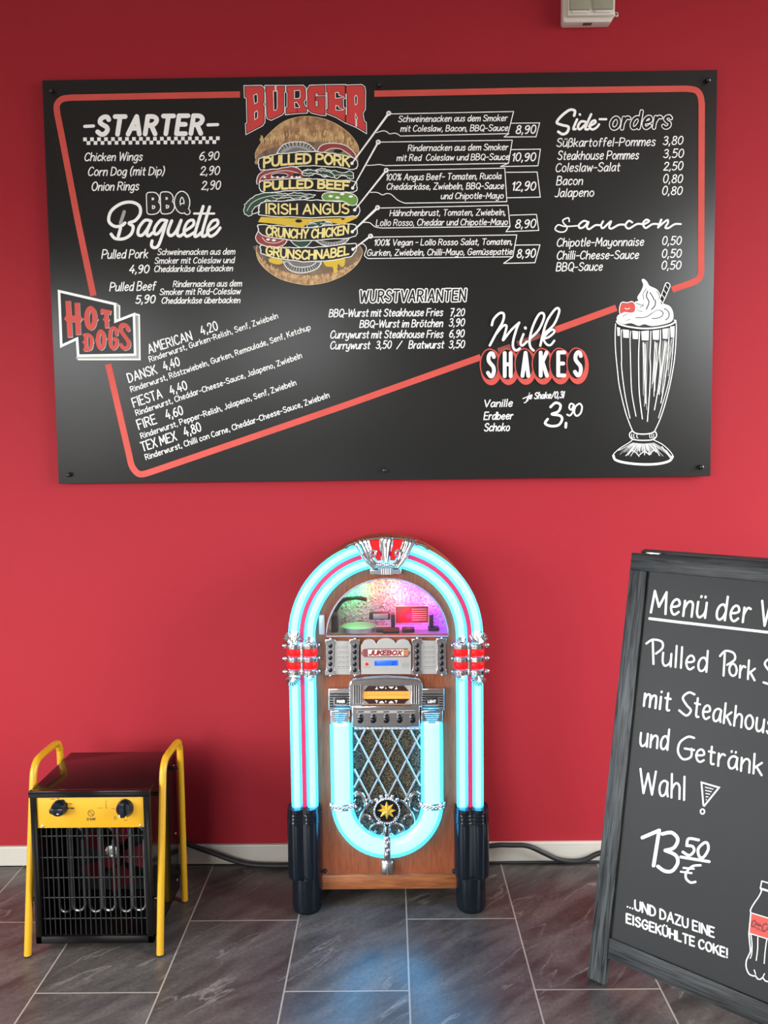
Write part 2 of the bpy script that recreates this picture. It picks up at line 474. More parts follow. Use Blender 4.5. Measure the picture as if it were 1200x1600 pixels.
class MB:
    """Collects shapes in world space and links them as ONE mesh object."""

    def __init__(self, T=None):
        self.v = []; self.f = []; self.m = []
        self.T = T

    def add(self, vs, fs, mi=0):
        b = len(self.v)
        self.v += [Vector(p) for p in vs]
        self.f += [[i + b for i in q] for q in fs]
        self.m += [mi] * len(fs)
        return self

    def addbm(self, bm, mi=0):
        bm.verts.index_update()
        self.add([v.co.copy() for v in bm.verts], [[v.index for v in f.verts] for f in bm.faces], mi)
        bm.free()
        return self

    def box(self, x0, x1, y0, y1, z0, z1, bev=0.0, mi=0, seg=2):
        bm = bmesh.new()
        bmesh.ops.create_cube(bm, size=1.0)
        for v in bm.verts:
            v.co = Vector(((x0 + x1) / 2 + v.co.x * abs(x1 - x0), (y0 + y1) / 2 + v.co.y * abs(y1 - y0), (z0 + z1) / 2 + v.co.z * abs(z1 - z0)))
        if bev > 0:
            bmesh.ops.bevel(bm, geom=list(bm.edges), offset=bev, segments=seg, affect='EDGES', profile=0.5)
        return self.addbm(bm, mi)

    def tube(self, path, r, n=10, cyc=False, mi=0, flat=1.0, caps=True):
        P = [Vector(p) for p in path]
        k = len(P)
        rs = r if isinstance(r, (list, tuple)) else [r] * k
        T = []
        for i in range(k):
            a = P[(i - 1) % k] if (cyc or i > 0) else P[i]
            b = P[(i + 1) % k] if (cyc or i < k - 1) else P[i]
            T.append((b - a).normalized())
        ref = Vector((0, 1, 0))
        if abs(T[0].dot(ref)) > 0.9:
            ref = Vector((1, 0, 0))
        u = (ref - T[0] * ref.dot(T[0])).normalized()
        vs = []; fs = []
        for i in range(k):
            u = (u - T[i] * u.dot(T[i]))
            u = u.normalized() if u.length > 1e-6 else T[i].orthogonal().normalized()
            w = T[i].cross(u)
            for j in range(n):
                a = 2 * PI * j / n
                vs.append(P[i] + (u * math.cos(a) * flat + w * math.sin(a)) * rs[i])
        for i in range(k if cyc else k - 1):
            i2 = (i + 1) % k
            for j in range(n):
                j2 = (j + 1) % n
                fs.append([i * n + j, i * n + j2, i2 * n + j2, i2 * n + j])
        if caps and not cyc:
            fs.append(list(range(n - 1, -1, -1)))
            fs.append([(k - 1) * n + j for j in range(n)])
        return self.add(vs, fs, mi)

    def lathe(self, c, axis, prof, n=24, mi=0):
        """prof: (radius, height along axis)."""
        c = Vector(c); ax = Vector(axis).normalized()
        u = ax.orthogonal().normalized(); w = ax.cross(u)
        vs = []; fs = []
        for (r, h) in prof:
            for j in range(n):
                a = 2 * PI * j / n
                vs.append(c + ax * h + (u * math.cos(a) + w * math.sin(a)) * max(r, 1e-5))
        k = len(prof)
        for i in range(k - 1):
            for j in range(n):
                j2 = (j + 1) % n
                fs.append([i * n + j, i * n + j2, (i + 1) * n + j2, (i + 1) * n + j])
        fs.append(list(range(n - 1, -1, -1)))
        fs.append([(k - 1) * n + j for j in range(n)])
        return self.add(vs, fs, mi)

    def ball(self, c, rx, ry=None, rz=None, mi=0, n=14):
        ry = rx if ry is None else ry
        rz = rx if rz is None else rz
        bm = bmesh.new()
        bmesh.ops.create_uvsphere(bm, u_segments=n, v_segments=max(6, n // 2), radius=1.0)
        c = Vector(c)
        for v in bm.verts:
            v.co = Vector((c.x + v.co.x * rx, c.y + v.co.y * ry, c.z + v.co.z * rz))
        return self.addbm(bm, mi)

    def plate(self, outs, yf, yb, bev=0.0, mi=0):
        """Flat shape with holes in the x-z plane, front face at yf, back at yb, edges rounded by bev."""
        cu = bpy.data.curves.new('tmp', 'CURVE')
        cu.dimensions = '2D'
        cu.fill_mode = 'BOTH'
        cu.extrude = max(abs(yb - yf) / 2 - bev, 0.00005)
        cu.bevel_depth = bev
        cu.bevel_resolution = 2
        cu.offset = -bev
        for o in outs:
            sp = cu.splines.new('POLY')
            sp.points.add(len(o) - 1)
            for p, q in zip(sp.points, o):
                p.co = (q[0], q[1], 0, 1)
            sp.use_cyclic_u = True
        ob = bpy.data.objects.new('tmp', cu)
        me = bpy.data.meshes.new_from_object(ob)
        ym = (yf + yb) / 2
        vs = [Vector((v.co.x, ym - v.co.z, v.co.y)) for v in me.vertices]
        fs = [list(p.vertices) for p in me.polygons]
        self.add(vs, fs, mi)
        bpy.data.objects.remove(ob)
        bpy.data.curves.remove(cu)
        bpy.data.meshes.remove(me)
        return self

    def sweep(self, path, prof, mi=0, cyc=False, close_prof=True):
        """path: list of (point, outward unit vector); prof: list of (u along outward, y offset)."""
        n = len(prof); k = len(path)
        vs = []; fs = []
        for (p, o) in path:
            for (a, b) in prof:
                vs.append(Vector(p) + Vector(o) * a + Vector((0, 1, 0)) * b)
        for i in range(k if cyc else k - 1):
            i2 = (i + 1) % k
            for j in range(n if close_prof else n - 1):
                j2 = (j + 1) % n
                fs.append([i * n + j, i2 * n + j, i2 * n + j2, i * n + j2])
        if close_prof and not cyc:
            fs.append(list(range(n)))
            fs.append([(k - 1) * n + j for j in range(n - 1, -1, -1)])
        return self.add(vs, fs, mi)

    def build(self, name, mats, parent=None, smooth=40, fix=True):
        if not isinstance(mats, (list, tuple)):
            mats = [mats]
        inv = rootmat(parent).inverted() if parent is not None else Matrix.Identity(4)
        X = inv @ (self.T if self.T is not None else Matrix.Identity(4))
        me = bpy.data.meshes.new(name)
        me.from_pydata([X @ p for p in self.v], [], self.f)
        for m in mats:
            me.materials.append(m)
        me.polygons.foreach_set('material_index', self.m)
        me.update()
        if fix:
            bm = bmesh.new(); bm.from_mesh(me)
            bmesh.ops.recalc_face_normals(bm, faces=bm.faces)
            bm.to_mesh(me); bm.free()
        if smooth:
            me.polygons.foreach_set('use_smooth', [True] * len(me.polygons))
            me.set_sharp_from_angle(angle=R(smooth))
        o = bpy.data.objects.new(name, me)
        C.objects.link(o)
        if parent is not None:
            o.parent = parent
        return o


def smooth_pts(pts, cyc=False, sub=6):
    P = [Vector((p[0], p[1], 0)) if len(p) == 2 else Vector(p) for p in pts]
    k = len(P)
    out = []
    rng = range(k if cyc else k - 1)
    for i in rng:
        p1 = P[i]; p2 = P[(i + 1) % k]
        p0 = P[(i - 1) % k] if (cyc or i > 0) else p1
        p3 = P[(i + 2) % k] if (cyc or i < k - 2) else p2
        for s in range(sub):
            t = s / sub
            out.append(0.5 * ((2 * p1) + (p2 - p0) * t + (2 * p0 - 5 * p1 + 4 * p2 - p3) * t * t + (3 * p1 - p0 - 3 * p2 + p3) * t ** 3))
    if not cyc:
        out.append(P[-1])
    return out


def sm2(pts, cyc=False, sub=6):
    return [(p.x, p.y) for p in smooth_pts([(q[0], q[1]) for q in pts], cyc, sub)]


def ell(cx, cy, rx, ry, n=28, a0=0.0, a1=2 * PI, closed=True):
    m = n if closed else n + 1
    return [(cx + rx * math.cos(a0 + (a1 - a0) * i / n), cy + ry * math.sin(a0 + (a1 - a0) * i / n)) for i in range(m)]


# ------------------------------------------------------------------ the lettering alphabet (strokes, capital height 10)
GL = {}


def _g(ch, w, s):
    st = []
    for part in s.split('|'):
        mode = part[0] if part[0] in '~@' else ''
        pts = [tuple(float(q) for q in p.split(',')) for p in part.lstrip('~@').split()]
        if mode == '~':
            pts = sm2(pts, False, 4)
        elif mode == '@':
            pts = sm2(pts, True, 4)
            pts.append(pts[0])
        st.append(pts)
    GL[ch] = (w, st)


for line in '''A 6.2 0,0 3.2,10 6,0|1.1,3.3 5.1,3.3
B 5.4 0,0 0,10|~0,10 3.2,9.8 4.6,8.1 3.9,6 1.8,5.3 0,5.3|~1.8,5.3 4.4,4.6 5.3,2.7 4.2,.6 2.2,0 0,0
C 5.4 ~5.3,8.4 4.5,9.6 3,10 1.1,8.6 0,5.2 .5,1.8 2.3,.1 4.2,.4 5.3,1.8
D 5.7 0,0 0,10|~0,10 2.6,9.7 4.8,8.1 5.6,5 4.8,1.9 2.6,.3 0,0
E 4.8 4.8,10 0,10 0,0 4.8,0|0,5.2 4,5.2
F 4.6 4.8,10 0,10 0,0|0,5.2 3.9,5.2
G 5.9 ~5.5,8.3 4.6,9.6 3,10 1.1,8.6 0,5.2 .5,1.8 2.3,.1 4.2,.3 5.6,2|3.2,4.7 5.7,4.7 5.7,1.8
H 5.6 0,0 0,10|5.5,10 5.5,0|0,5.1 5.5,5.1
I .7 .3,0 .3,10
J 3.9 ~3.7,10 3.7,4 3.2,1 1.6,0 0,.9
K 5.2 0,0 0,10|5,10 .2,4.5|1.6,5.9 5.3,0
L 4.4 0,10 0,0 4.4,0
M 7 0,0 .7,10 3.5,3 6.3,10 7,0
N 5.8 0,0 0,10 5.7,0 5.7,10
O 6.3 @3.1,10 1,8.5 0,5 1,1.5 3.1,0 5.3,1.5 6.3,5 5.3,8.5
P 5.2 0,0 0,10|~0,10 3.2,9.8 5,8.4 5,6.2 3.3,4.7 0,4.5
Q 6.3 @3.1,10 1,8.5 0,5 1,1.5 3.1,0 5.3,1.5 6.3,5 5.3,8.5|3.6,2.6 6.3,-.9
R 5.4 0,0 0,10|~0,10 3.2,9.8 4.9,8.4 4.7,6.4 3.1,5.1 0,4.9|2.5,5 5.3,0
S 5.2 ~5,8.4 4,9.8 2.2,9.9 .6,8.6 .6,6.8 2.4,5.4 4.4,4.2 5.1,2.4 4.1,.5 2.2,0 0,1.5
T 5.4 0,10 5.4,10|2.7,10 2.7,0
U 5.7 ~0,10 0,4 .8,.9 2.8,0 4.8,.9 5.6,4 5.6,10
V 5.8 0,10 2.9,0 5.8,10
W 8 0,10 1.8,0 4,8.6 6.2,0 8,10
X 5.6 0,10 5.5,0|5.4,10 0,0
Y 5.6 0,10 2.8,4.6 5.6,10|2.8,4.6 2.6,0
Z 5.4 0,10 5.3,10 0,0 5.4,0
a 4.3 ~4.2,6 2.6,6.6 .8,5.4 0,2.8 .6,.4 1.9,.1 3.4,1.8 4.2,6|~4.2,6 4,2.4 4.4,.2
b 4.3 0,10 0,0|~0,2.6 1.2,5.8 2.8,6.5 4.2,5 4.2,2.2 2.8,.1 1.2,.2 0,1.6
c 3.8 ~3.8,5.2 2.9,6.5 1.4,6.2 .2,4.2 .2,1.8 1.3,.1 2.8,.3 3.8,1.5
d 4.3 4.3,10 4.2,0|~4.2,4.8 3,6.5 1.2,5.9 .1,3.6 .3,1 1.5,0 3.1,1 4.2,3.4
e 4.1 ~.2,3.2 2.4,3.5 3.9,4.4 3.5,6.1 2.2,6.6 .8,5.4 .1,3 .8,.7 2.2,0 3.9,1.3
f 3.1 ~3.3,9.3 2.4,10 1.4,9.4 1.2,7.6 1.1,0|0,6.1 2.8,6.1
g 4.3 ~4.2,5.8 2.7,6.5 1,5.6 .1,3.4 .4,1 1.7,.1 3.2,1.3 4.2,5|~4.2,6.2 4.1,0 3.6,-2.4 2.1,-3.2 .4,-2.4
h 4.2 0,10 0,0|~0,3.2 1.4,5.8 2.9,6.4 4,5.2 4.1,2.6 4.1,0
i .7 .3,6.4 .3,0|.35,8.9 .42,9.2
j 1.6 ~1.4,6.4 1.4,-.8 .9,-2.8 -.8,-3|1.5,8.9 1.55,9.2
k 4 0,10 0,0|3.8,6.2 .1,2.8|1.2,3.8 4,0
l .7 .3,10 .3,0
m 6.6 0,6.4 0,0|~0,3.2 1,5.6 2.2,6.4 3.2,5.4 3.3,0|~3.3,3.2 4.3,5.6 5.5,6.4 6.5,5.4 6.6,0
n 4.1 0,6.4 0,0|~0,3 1.3,5.6 2.8,6.4 3.9,5.4 4,2.8 4,0
o 4.4 @2.2,6.6 .6,5.4 0,3.2 .6,1 2.2,0 3.8,1 4.4,3.2 3.8,5.4
p 4.3 0,6.4 0,-3.2|~0,4.2 1.4,6.1 2.9,6.4 4.2,5 4.2,2.2 2.8,.2 1.2,.3 0,1.6
q 4.3 4.2,6.4 4.2,-3.2|~4.2,4.8 3,6.5 1.2,5.9 .1,3.6 .3,1 1.5,0 3.1,1 4.2,3.4
r 2.9 0,6.4 0,0|~0,3.2 1,5.6 2,6.5 3,6.1
s 3.6 ~3.5,5.5 2.5,6.6 1,6.3 .4,5 1.6,3.6 3.1,2.6 3.4,1.2 2.3,0 .9,.1 0,1
t 2.9 ~1.3,9 1.2,2 1.6,.2 2.7,.3|0,6.3 2.9,6.3
u 4.2 ~0,6.4 0,2 .9,.1 2.2,.3 3.6,1.8 4.1,4|4.1,6.4 4.1,0
v 4 0,6.4 2,0 4,6.4
w 6 0,6.4 1.4,0 3,5.4 4.6,0 6,6.4
x 4 0,6.4 4,0|3.9,6.4 0,0
y 4.2 ~0,6.4 .1,2.6 1.1,.7 2.5,1 4,3|~4.1,6.4 4,0 3.2,-2.6 1.4,-3.1 .3,-2.3
z 3.8 0,6.4 3.7,6.4 0,0 3.9,0
0 4.8 @2.5,10 .7,8.4 0,5 .6,1.6 2.3,0 4.1,1.6 4.8,5 4.2,8.4
1 1.8 0,7.6 1.7,10 1.7,0
2 4.8 ~.2,7.6 1,9.5 2.6,10 4.2,8.9 4.3,6.8 2.4,3.6 0,.1|0,.05 4.9,.05
3 4.6 ~.3,8.6 1.6,9.9 3.4,9.6 4.1,8 3.2,5.9 1.6,5.3|~1.6,5.3 3.8,4.7 4.6,2.9 3.7,.7 1.9,0 0,1.3
4 4.9 3.2,10 0,3.2 5,3.2|3.7,5.6 3.5,0
5 4.7 4.6,10 .9,10 .5,5.6|~.5,5.6 2.4,6.2 4.3,5 4.6,2.8 3.4,.5 1.6,0 0,1
6 4.8 ~4,9.6 2.2,8.8 .6,6 0,3 .8,.7 2.4,0 4.2,1 4.7,3.2 3.6,5.2 2,5.4 .4,3.8
7 4.6 0,10 4.6,10 1.6,0|1.4,5.2 4,5.2
8 4.7 @2.5,5.4 .8,7 .8,8.8 2.5,10 4.2,8.8 4.1,7|@2.5,5.4 .5,3.9 .1,2 1.2,.3 2.5,0 4,.5 4.7,2 4.2,3.9
9 4.7 ~4.4,8.4 3.2,9.9 1.6,9.8 .3,8.2 .4,6 1.7,4.8 3.2,5.4 4.4,8 4.4,6 3.8,2.6 2.4,.3 1,.1
, 1 .6,.9 .1,-1.6
. .7 .2,.1 .4,.3
- 3.2 0,4.2 3.2,4.4
( 1.8 ~1.8,10.8 .4,8 0,4.4 .5,1 1.5,-1.2
) 1.8 ~0,10.8 1.3,8 1.6,4.4 1,1 0,-1.2
% 6 5.2,10 .8,0|@1.4,10 .3,9 .2,7.2 1.3,6.2 2.4,7.2 2.4,9|@4.7,3.8 3.6,2.8 3.5,1 4.6,0 5.7,1 5.7,2.8
/ 4 0,-.6 4,10
! .8 .4,10 .4,3|.35,.2 .42,.4'''.split('\n'):
    ch, w, s = line.split(' ', 2)
    _g(ch, float(w), s)
_g('ß', 4.3, '~0,-1.5 0,7.4 .9,9.6 2.5,9.9 3.6,8.4 3.2,6.6 2,5.6|~2,5.6 3.9,4.8 4.4,2.8 3.6,.6 1.4,0')
for base, um in (('a', 'ä'), ('o', 'ö'), ('u', 'ü'), ('U', 'Ü'), ('A', 'Ä'), ('O', 'Ö')):
    w, st = GL[base]
    y = 8.6 if base.islower() else 11.6
    GL[um] = (w, st + [[(w * .28, y), (w * .30, y + .35)], [(w * .75, y), (w * .77, y + .35)]])
SPACE = 3.0
TRACK = 1.75


class Paint:
    """Brush work lying on a flat face: pixel coordinates of the frame are carried to that face."""

    def __init__(self, origin, normal, lift=0.0004):
        self.o = Vector(origin); self.n = Vector(normal).normalized()
        self.lift = lift
        self.mb = MB()
        self.mats = []
        self.k = 0

    def slot(self, m):
        if m not in self.mats:
            self.mats.append(m)
        return self.mats.index(m)

    def pt(self, px, py, layer):
        o = self.o + self.n * (self.lift + layer * 0.0002 + (self.k % 14) * 0.000012)
        d = ray(px, py)
        return CAM_P + d * ((o - CAM_P).dot(self.n) / d.dot(self.n))

    def fill(self, poly, m, layer=0):
        self.k += 1
        vs = [Vector((x, y, 0)) for x, y in poly]
        tris = tessellate_polygon([vs])
        self.mb.add([self.pt(x, y, layer) for x, y in poly], [list(t) for t in tris], self.slot(m))
        return self

    def line(self, pts, w, m, layer=0, cyc=False, cap='round'):
        P = []
        for p in pts:
            if not P or (abs(p[0] - P[-1][0]) + abs(p[1] - P[-1][1])) > 1e-4:
                P.append((float(p[0]), float(p[1])))
        if cyc and len(P) > 2 and abs(P[0][0] - P[-1][0]) + abs(P[0][1] - P[-1][1]) < 1e-4:
            P.pop()
        k = len(P)
        if cap == 'round' and not cyc and k > 2 and not isinstance(w, (list, tuple)):
            # a sharp corner is two strokes meeting with round ends
            for i in range(1, k - 1):
                d1 = Vector((P[i][0] - P[i - 1][0], P[i][1] - P[i - 1][1])).normalized()
                d2 = Vector((P[i + 1][0] - P[i][0], P[i + 1][1] - P[i][1])).normalized()
                if d1.dot(d2) < 0.55:
                    self.line(P[:i + 1], w, m, layer)
                    return self.line(P[i:], w, m, layer)
        self.k += 1
        mi = self.slot(m)
        if k == 1:
            c = ell(P[0][0], P[0][1], w / 2, w / 2, 8)
            self.mb.add([self.pt(x, y, layer) for x, y in c], [list(range(8))], mi)
            return self
        if isinstance(w, (list, tuple)):
            ws = [w[0] + (w[1] - w[0]) * i / (k - 1) for i in range(k)] if len(w) == 2 else list(w)
            if len(ws) != k:
                ws = [w[min(len(w) - 1, int(i * len(w) / k))] for i in range(k)]
        else:
            ws = [w] * k
        L = []; Rr = []
        for i in range(k):
            a = P[(i - 1) % k] if (cyc or i > 0) else None
            b = P[(i + 1) % k] if (cyc or i < k - 1) else None
            p = P[i]
            d1 = Vector((p[0] - a[0], p[1] - a[1])).normalized() if a else None
            d2 = Vector((b[0] - p[0], b[1] - p[1])).normalized() if b else None
            if d1 is None: d1 = d2
            if d2 is None: d2 = d1
            n1 = Vector((-d1.y, d1.x)); n2 = Vector((-d2.y, d2.x))
            nn = n1 + n2
            if nn.length < 0.2:
                nn = n1
            nn.normalize()
            q = max(nn.dot(n1), 0.5)
            h = ws[i] / 2 / q
            L.append((p[0] + nn.x * h, p[1] + nn.y * h))
            Rr.append((p[0] - nn.x * h, p[1] - nn.y * h))
        # paint builds up very slightly along a stroke, so that where it crosses itself one pass lies on the other
        vs = [self.pt(x, y, layer) + self.n * (i * 6e-7) for i, (x, y) in enumerate(L)] + [self.pt(x, y, layer) + self.n * (i * 6e-7) for i, (x, y) in enumerate(Rr)]
        fs = []
        for i in range(k if cyc else k - 1):
            j = (i + 1) % k
            fs.append([i, j, k + j, k + i])
        self.mb.add(vs, fs, mi)
        if cap == 'round' and not cyc:
            for i, j in ((0, 1), (k - 1, k - 2)):
                a = math.atan2(P[i][1] - P[j][1], P[i][0] - P[j][0])
                c = ell(P[i][0], P[i][1], ws[i] / 2, ws[i] / 2, 8, a - PI / 2, a + PI / 2, False)
                self.mb.add([self.pt(x, y, layer) + self.n * (i * 6e-7) for x, y in c], [list(range(9))], mi)
        return self

    def text(self, s, p0, p1, cap, w, m, layer=0, slant=0.18, up=None, sag=0.0, capend=None, track=TRACK, jitter=0.12, cap_style='round'):
        """Write s from p0 to p1 (both on the baseline); cap = capital height in pixels."""
        tot = 0.0
        pos = []
        for ch in s:
            if ch == ' ':
                tot += SPACE
                continue
            pos.append((ch, tot))
            tot += GL[ch][0] + track
        tot -= track
        d = Vector((p1[0] - p0[0], p1[1] - p0[1]))
        if up is None:
            dn = d.normalized()
            up = (dn.y, -dn.x)
        ux, uy = up
        rng = random.Random(s)
        for ch, x0 in pos:
            gw, st = GL[ch]
            jy = rng.uniform(-jitter, jitter) * 3
            js = 1 + rng.uniform(-jitter, jitter) * 0.35
            for stroke in st:
                out = []
                for (x, y) in stroke:
                    yy = y * js + jy * 0.3
                    t = (x0 + x) / tot
                    h = (cap + ((capend - cap) * t if capend else 0)) / 10.0
                    bx = p0[0] + d.x * t; by = p0[1] + d.y * t + sag * 4 * t * (1 - t)
                    sx = slant * yy * h
                    dd = d.normalized()
                    out.append((bx + ux * yy * h + dd.x * sx, by + uy * yy * h + dd.y * sx))
                self.line(out, w, m, layer, cap=cap_style)
        return self

    def build(self, name, parent):
        return self.mb.build(name, self.mats, parent, smooth=0, fix=False)


# ------------------------------------------------------------------ the room
def struct(mb, name, m, label=None):
    o = mb.build(name, m, None, smooth=0)
    o['kind'] = 'structure'
    return o


TH = 0.14
struct(MB().box(RX0 - TH, RX1 + TH, RY0 - TH, TH, -0.1, 0.0), 'floor', M['floor'])
struct(MB().box(RX0 - TH, RX1 + TH, RY0 - TH, TH, RZ1, RZ1 + 0.1), 'ceiling', M['ceiling'])
struct(MB().box(RX0 - TH, RX1 + TH, 0, TH, 0.0, RZ1), 'wall_back', M['wall'])


def holed(name, horiz, a0, a1, lo, hi, win, m):
    mb = MB()
    w0, w1, z0, z1 = win
    for (p0, p1, q0, q1) in ((a0, a1, 0.0, z0), (a0, a1, z1, RZ1), (a0, w0, z0, z1), (w1, a1, z0, z1)):
        if horiz:
            mb.box(p0, p1, lo, hi, q0, q1)
        else:
            mb.box(lo, hi, p0, p1, q0, q1)
    return struct(mb, name, m)


holed('wall_front', True, RX0 - TH, RX1 + TH, RY0 - TH, RY0, WIN_FRONT, M['white_wall'])
holed('wall_left', False, RY0, 0.0, RX0 - TH, RX0, WIN_LEFT, M['white_wall'])
holed('wall_right', False, RY0, 0.0, RX1, RX1 + TH, WIN_RIGHT, M['white_wall'])


def window(n, horiz, lo, hi, win):
    w0, w1, z0, z1 = win
    mb = MB()
    t = 0.05
    mid = (w0 + w1) / 2
    for (p0, p1, q0, q1) in ((w0, w1, z0, z0 + t), (w0, w1, z1 - t, z1), (w0, w0 + t, z0, z1), (w1 - t, w1, z0, z1), (mid - t / 2, mid + t / 2, z0, z1)):
        if horiz:
            mb.box(p0, p1, lo, hi, q0, q1, 0.004)
        else:
            mb.box(lo, hi, p0, p1, q0, q1, 0.004)
    struct(mb, 'window_%d' % n, M['baseboard'])


window(1, True, RY0 - 0.10, RY0 - 0.04, WIN_FRONT)
window(2, False, RX0 - 0.10, RX0 - 0.04, WIN_LEFT)
window(3, False, RX1 + 0.04, RX1 + 0.10, WIN_RIGHT)
struct(MB().box(RX0, RX1, -0.014, 0.0, 0.004, 0.066, 0.003), 'baseboard_back', M['baseboard'])

# ------------------------------------------------------------------ menu board on the wall
BY = -0.020
b_tl, b_tr, b_br, b_bl = at(65.2, 124.8, BY), at(1120.5, 109.3, BY), at(1110.5, 744.8, BY), at(92, 755, BY)
bx0 = (b_tl.x + b_bl.x) / 2; bx1 = (b_tr.x + b_br.x) / 2
bz0 = (b_bl.z + b_br.z) / 2; bz1 = (b_tl.z + b_tr.z) / 2
board = thing('menu_board', 'wide black painted menu board with a burger drawing, screwed to the red wall', 'menu board', ((bx0 + bx1) / 2, 0, bz0))
MB().box(bx0, bx1, BY, BY + 0.006, bz0, bz1, 0.001).build('panel', M['panel'], board)
for (px, py) in ((79.5, 140.5), (593, 131.5), (1107, 124.5), (106.5, 742), (601, 735), (1096.5, 730)):
    p = at(px, py, BY - 0.008)
    MB().lathe((p.x, 0, p.z), (0, -1, 0), [(0.003, 0.0), (0.003, 0.0205), (0.0066, 0.0205), (0.0072, 0.022), (0.0072, 0.027), (0.006, 0.030), (0.003, 0.0315), (0.001, 0.032)], 16).build('screw', M['black_metal'], board)


def bp():
    return Paint((0, BY, 0), (0, -1, 0))


def Z(ox, oy, s):
    def f(pts):
        return [(ox + x / s, oy + y / s) for x, y in pts]
    return f


CH = M['chalk']
# red border line
p = bp()
W = 9.8
p.line([(375, 147.5), (240, 150), (112, 152.6)] + sm2([(112, 152.6), (97, 155), (89, 164), (89.5, 178)], False, 6) + [(95, 205), (122.5, 350), (146, 462)], W, M['coral'], 0, cap='none')
p.line([(169, 569), (202, 712)] + sm2([(202, 712), (207, 730), (219, 741), (240, 736)], False, 6) + [(540, 633), (751, 558)], W, M['coral'], 0, cap='none')
p.line([(778, 548), (798, 541)], W * .8, M['brick'], 0, cap='none')
p.line([(808, 537), (845, 524)], W * .8, M['brick'], 0, cap='none')
p.line([(868, 515.5), (963, 481)], W * 1.05, M['coral'], 0, cap='none')
p.line([(1050, 452.5), (1078, 443)] + sm2([(1078, 443), (1090, 437), (1095, 428), (1095.5, 415)], False, 6) + [(1096.5, 162)] + sm2([(1096.5, 162), (1094, 149), (1087, 141), (1073, 138.6)], False, 6) + [(820, 141.8), (585, 146.4)], W, M['coral'], 0, cap='none')
p.build('border_line', board)

# starter section
p = bp()
p.text('STARTER', (152, 210), (314, 208.5), 27.5, 7.4, CH, 0, slant=0.16, track=3.0, jitter=0.04)
p.line([(132.5, 197.5), (146, 196.8)], 5, CH); p.line([(325, 195.2), (340, 194.6)], 5, CH)
p.build('starter_title', board)
p = bp()
for i in range(39):
    x = 130 + i * 5.46
    y = (214.8 if i % 2 == 0 else 220.6) - i * 0.045
    p.fill([(x, y), (x + 5.7, y), (x + 5.7, y + 5.8), (x, y + 5.8)], CH if i % 3 else M['chalk'])
p.build('checker_band', board)
p, pq = bp(), bp()
SW = 1.75
for (t, x0, y0, x1, y1, cap) in (
        ('Chicken Wings', 132, 251.3, 221.5, 250.6, 12.6), ('6,90', 311.5, 250, 341, 249.6, 12.6),
        ('Corn Dog (mit Dip)', 137.5, 274.5, 256, 273.2, 12.8), ('2,90', 313, 273.2, 342, 272.8, 12.6),
        ('Onion Rings', 143, 297.7, 216, 296.8, 12.8), ('2,90', 315, 296, 343.5, 295.6, 12.6)):
    (pq if ',' in t else p).text(t, (x0, y0), (x1, y1), cap, SW, CH)
p.build('starter_lettering', board); pq.build('starter_price_lettering', board)

# baguette section
p = bp()
p.text('BBQ', (234, 330.5), (292.5, 328.6), 25.5, 10.6, CH, 0, slant=0.0, track=3.6, jitter=0)
p.text('BBQ', (234, 330.5), (292.5, 328.6), 25.5, 7.4, M['black_paint'], 1, slant=0.0, track=3.6, jitter=0)
z = Z(160, 290, 6.0)


def br(pts, w, m=CH, layer=2, sub=6):
    p.line(sm2(z(pts), False, sub), w, m, layer)


br([(205, 245), (170, 350)], 5.2, M['grey_chalk'], 1); br([(170, 400), (150, 472)], 5.0)
br([(212, 350), (175, 378), (110, 380), (60, 330), (82, 240), (170, 172), (270, 155), (345, 190), (355, 262), (310, 325), (250, 352), (288, 385), (268, 455), (200, 498), (120, 495), (82, 455)], 4.9)
br([(455, 332), (400, 325), (345, 390), (335, 455), (372, 465), (420, 410), (458, 335)], 4.8); br([(452, 350), (418, 440), (432, 472), (470, 442)], 4.8)
br([(605, 330), (548, 325), (492, 395), (490, 452), (530, 440), (600, 335)], 4.8); br([(602, 330), (560, 470), (522, 565), (482, 582), (460, 560), (466, 518)], 4.8)
br([(650, 330), (615, 430), (640, 470), (690, 430), (738, 325)], 4.8); br([(736, 330), (702, 440), (722, 474), (768, 445)], 4.8)
br([(770, 428), (850, 372), (850, 325), (800, 340), (765, 420), (790, 475), (860, 440)], 4.6)
br([(945, 195), (868, 450), (892, 470), (925, 440)], 4.8); br([(1005, 200), (935, 440), (958, 474), (990, 440)], 4.8); br([(860, 262), (1048, 262)], 3.4)
br([(990, 428), (1075, 370), (1075, 322), (1022, 340), (985, 420), (1010, 475), (1062, 450), (1104, 396)], 4.6)
for (t, x0, y0, x1, y1, cap, w) in (
        ('Pulled Pork', 159, 404, 230, 403, 13.2, 1.7), ('4,90', 202, 426.7, 232, 426.2, 12.2, 1.9),
        ('Schweinenacken aus dem', 246, 398.2, 366.5, 397.4, 9.2, 1.35), ('Smoker mit Coleslaw und', 241.5, 411.8, 365.5, 410.7, 9.2, 1.35),
        ('Cheddarkäse überbacken', 241, 424.8, 363, 423.3, 9.2, 1.4), ('Pulled Beef', 171.5, 454.7, 242, 453.3, 13.2, 1.7),
        ('5,90', 212, 473.8, 241.5, 473.2, 12.2, 1.9), ('Rindernacken aus dem', 270.5, 448.2, 377, 447.2, 9.2, 1.35),
        ('Smoker mit Red-Coleslaw', 249.5, 460.6, 375, 459.4, 9.2, 1.35), ('Cheddarkäse überbacken', 252.5, 474.2, 374.5, 473.2, 9.2, 1.4)):
    p.text(t, (x0, y0), (x1, y1), cap, w, CH)
p.build('baguette_lettering', board)

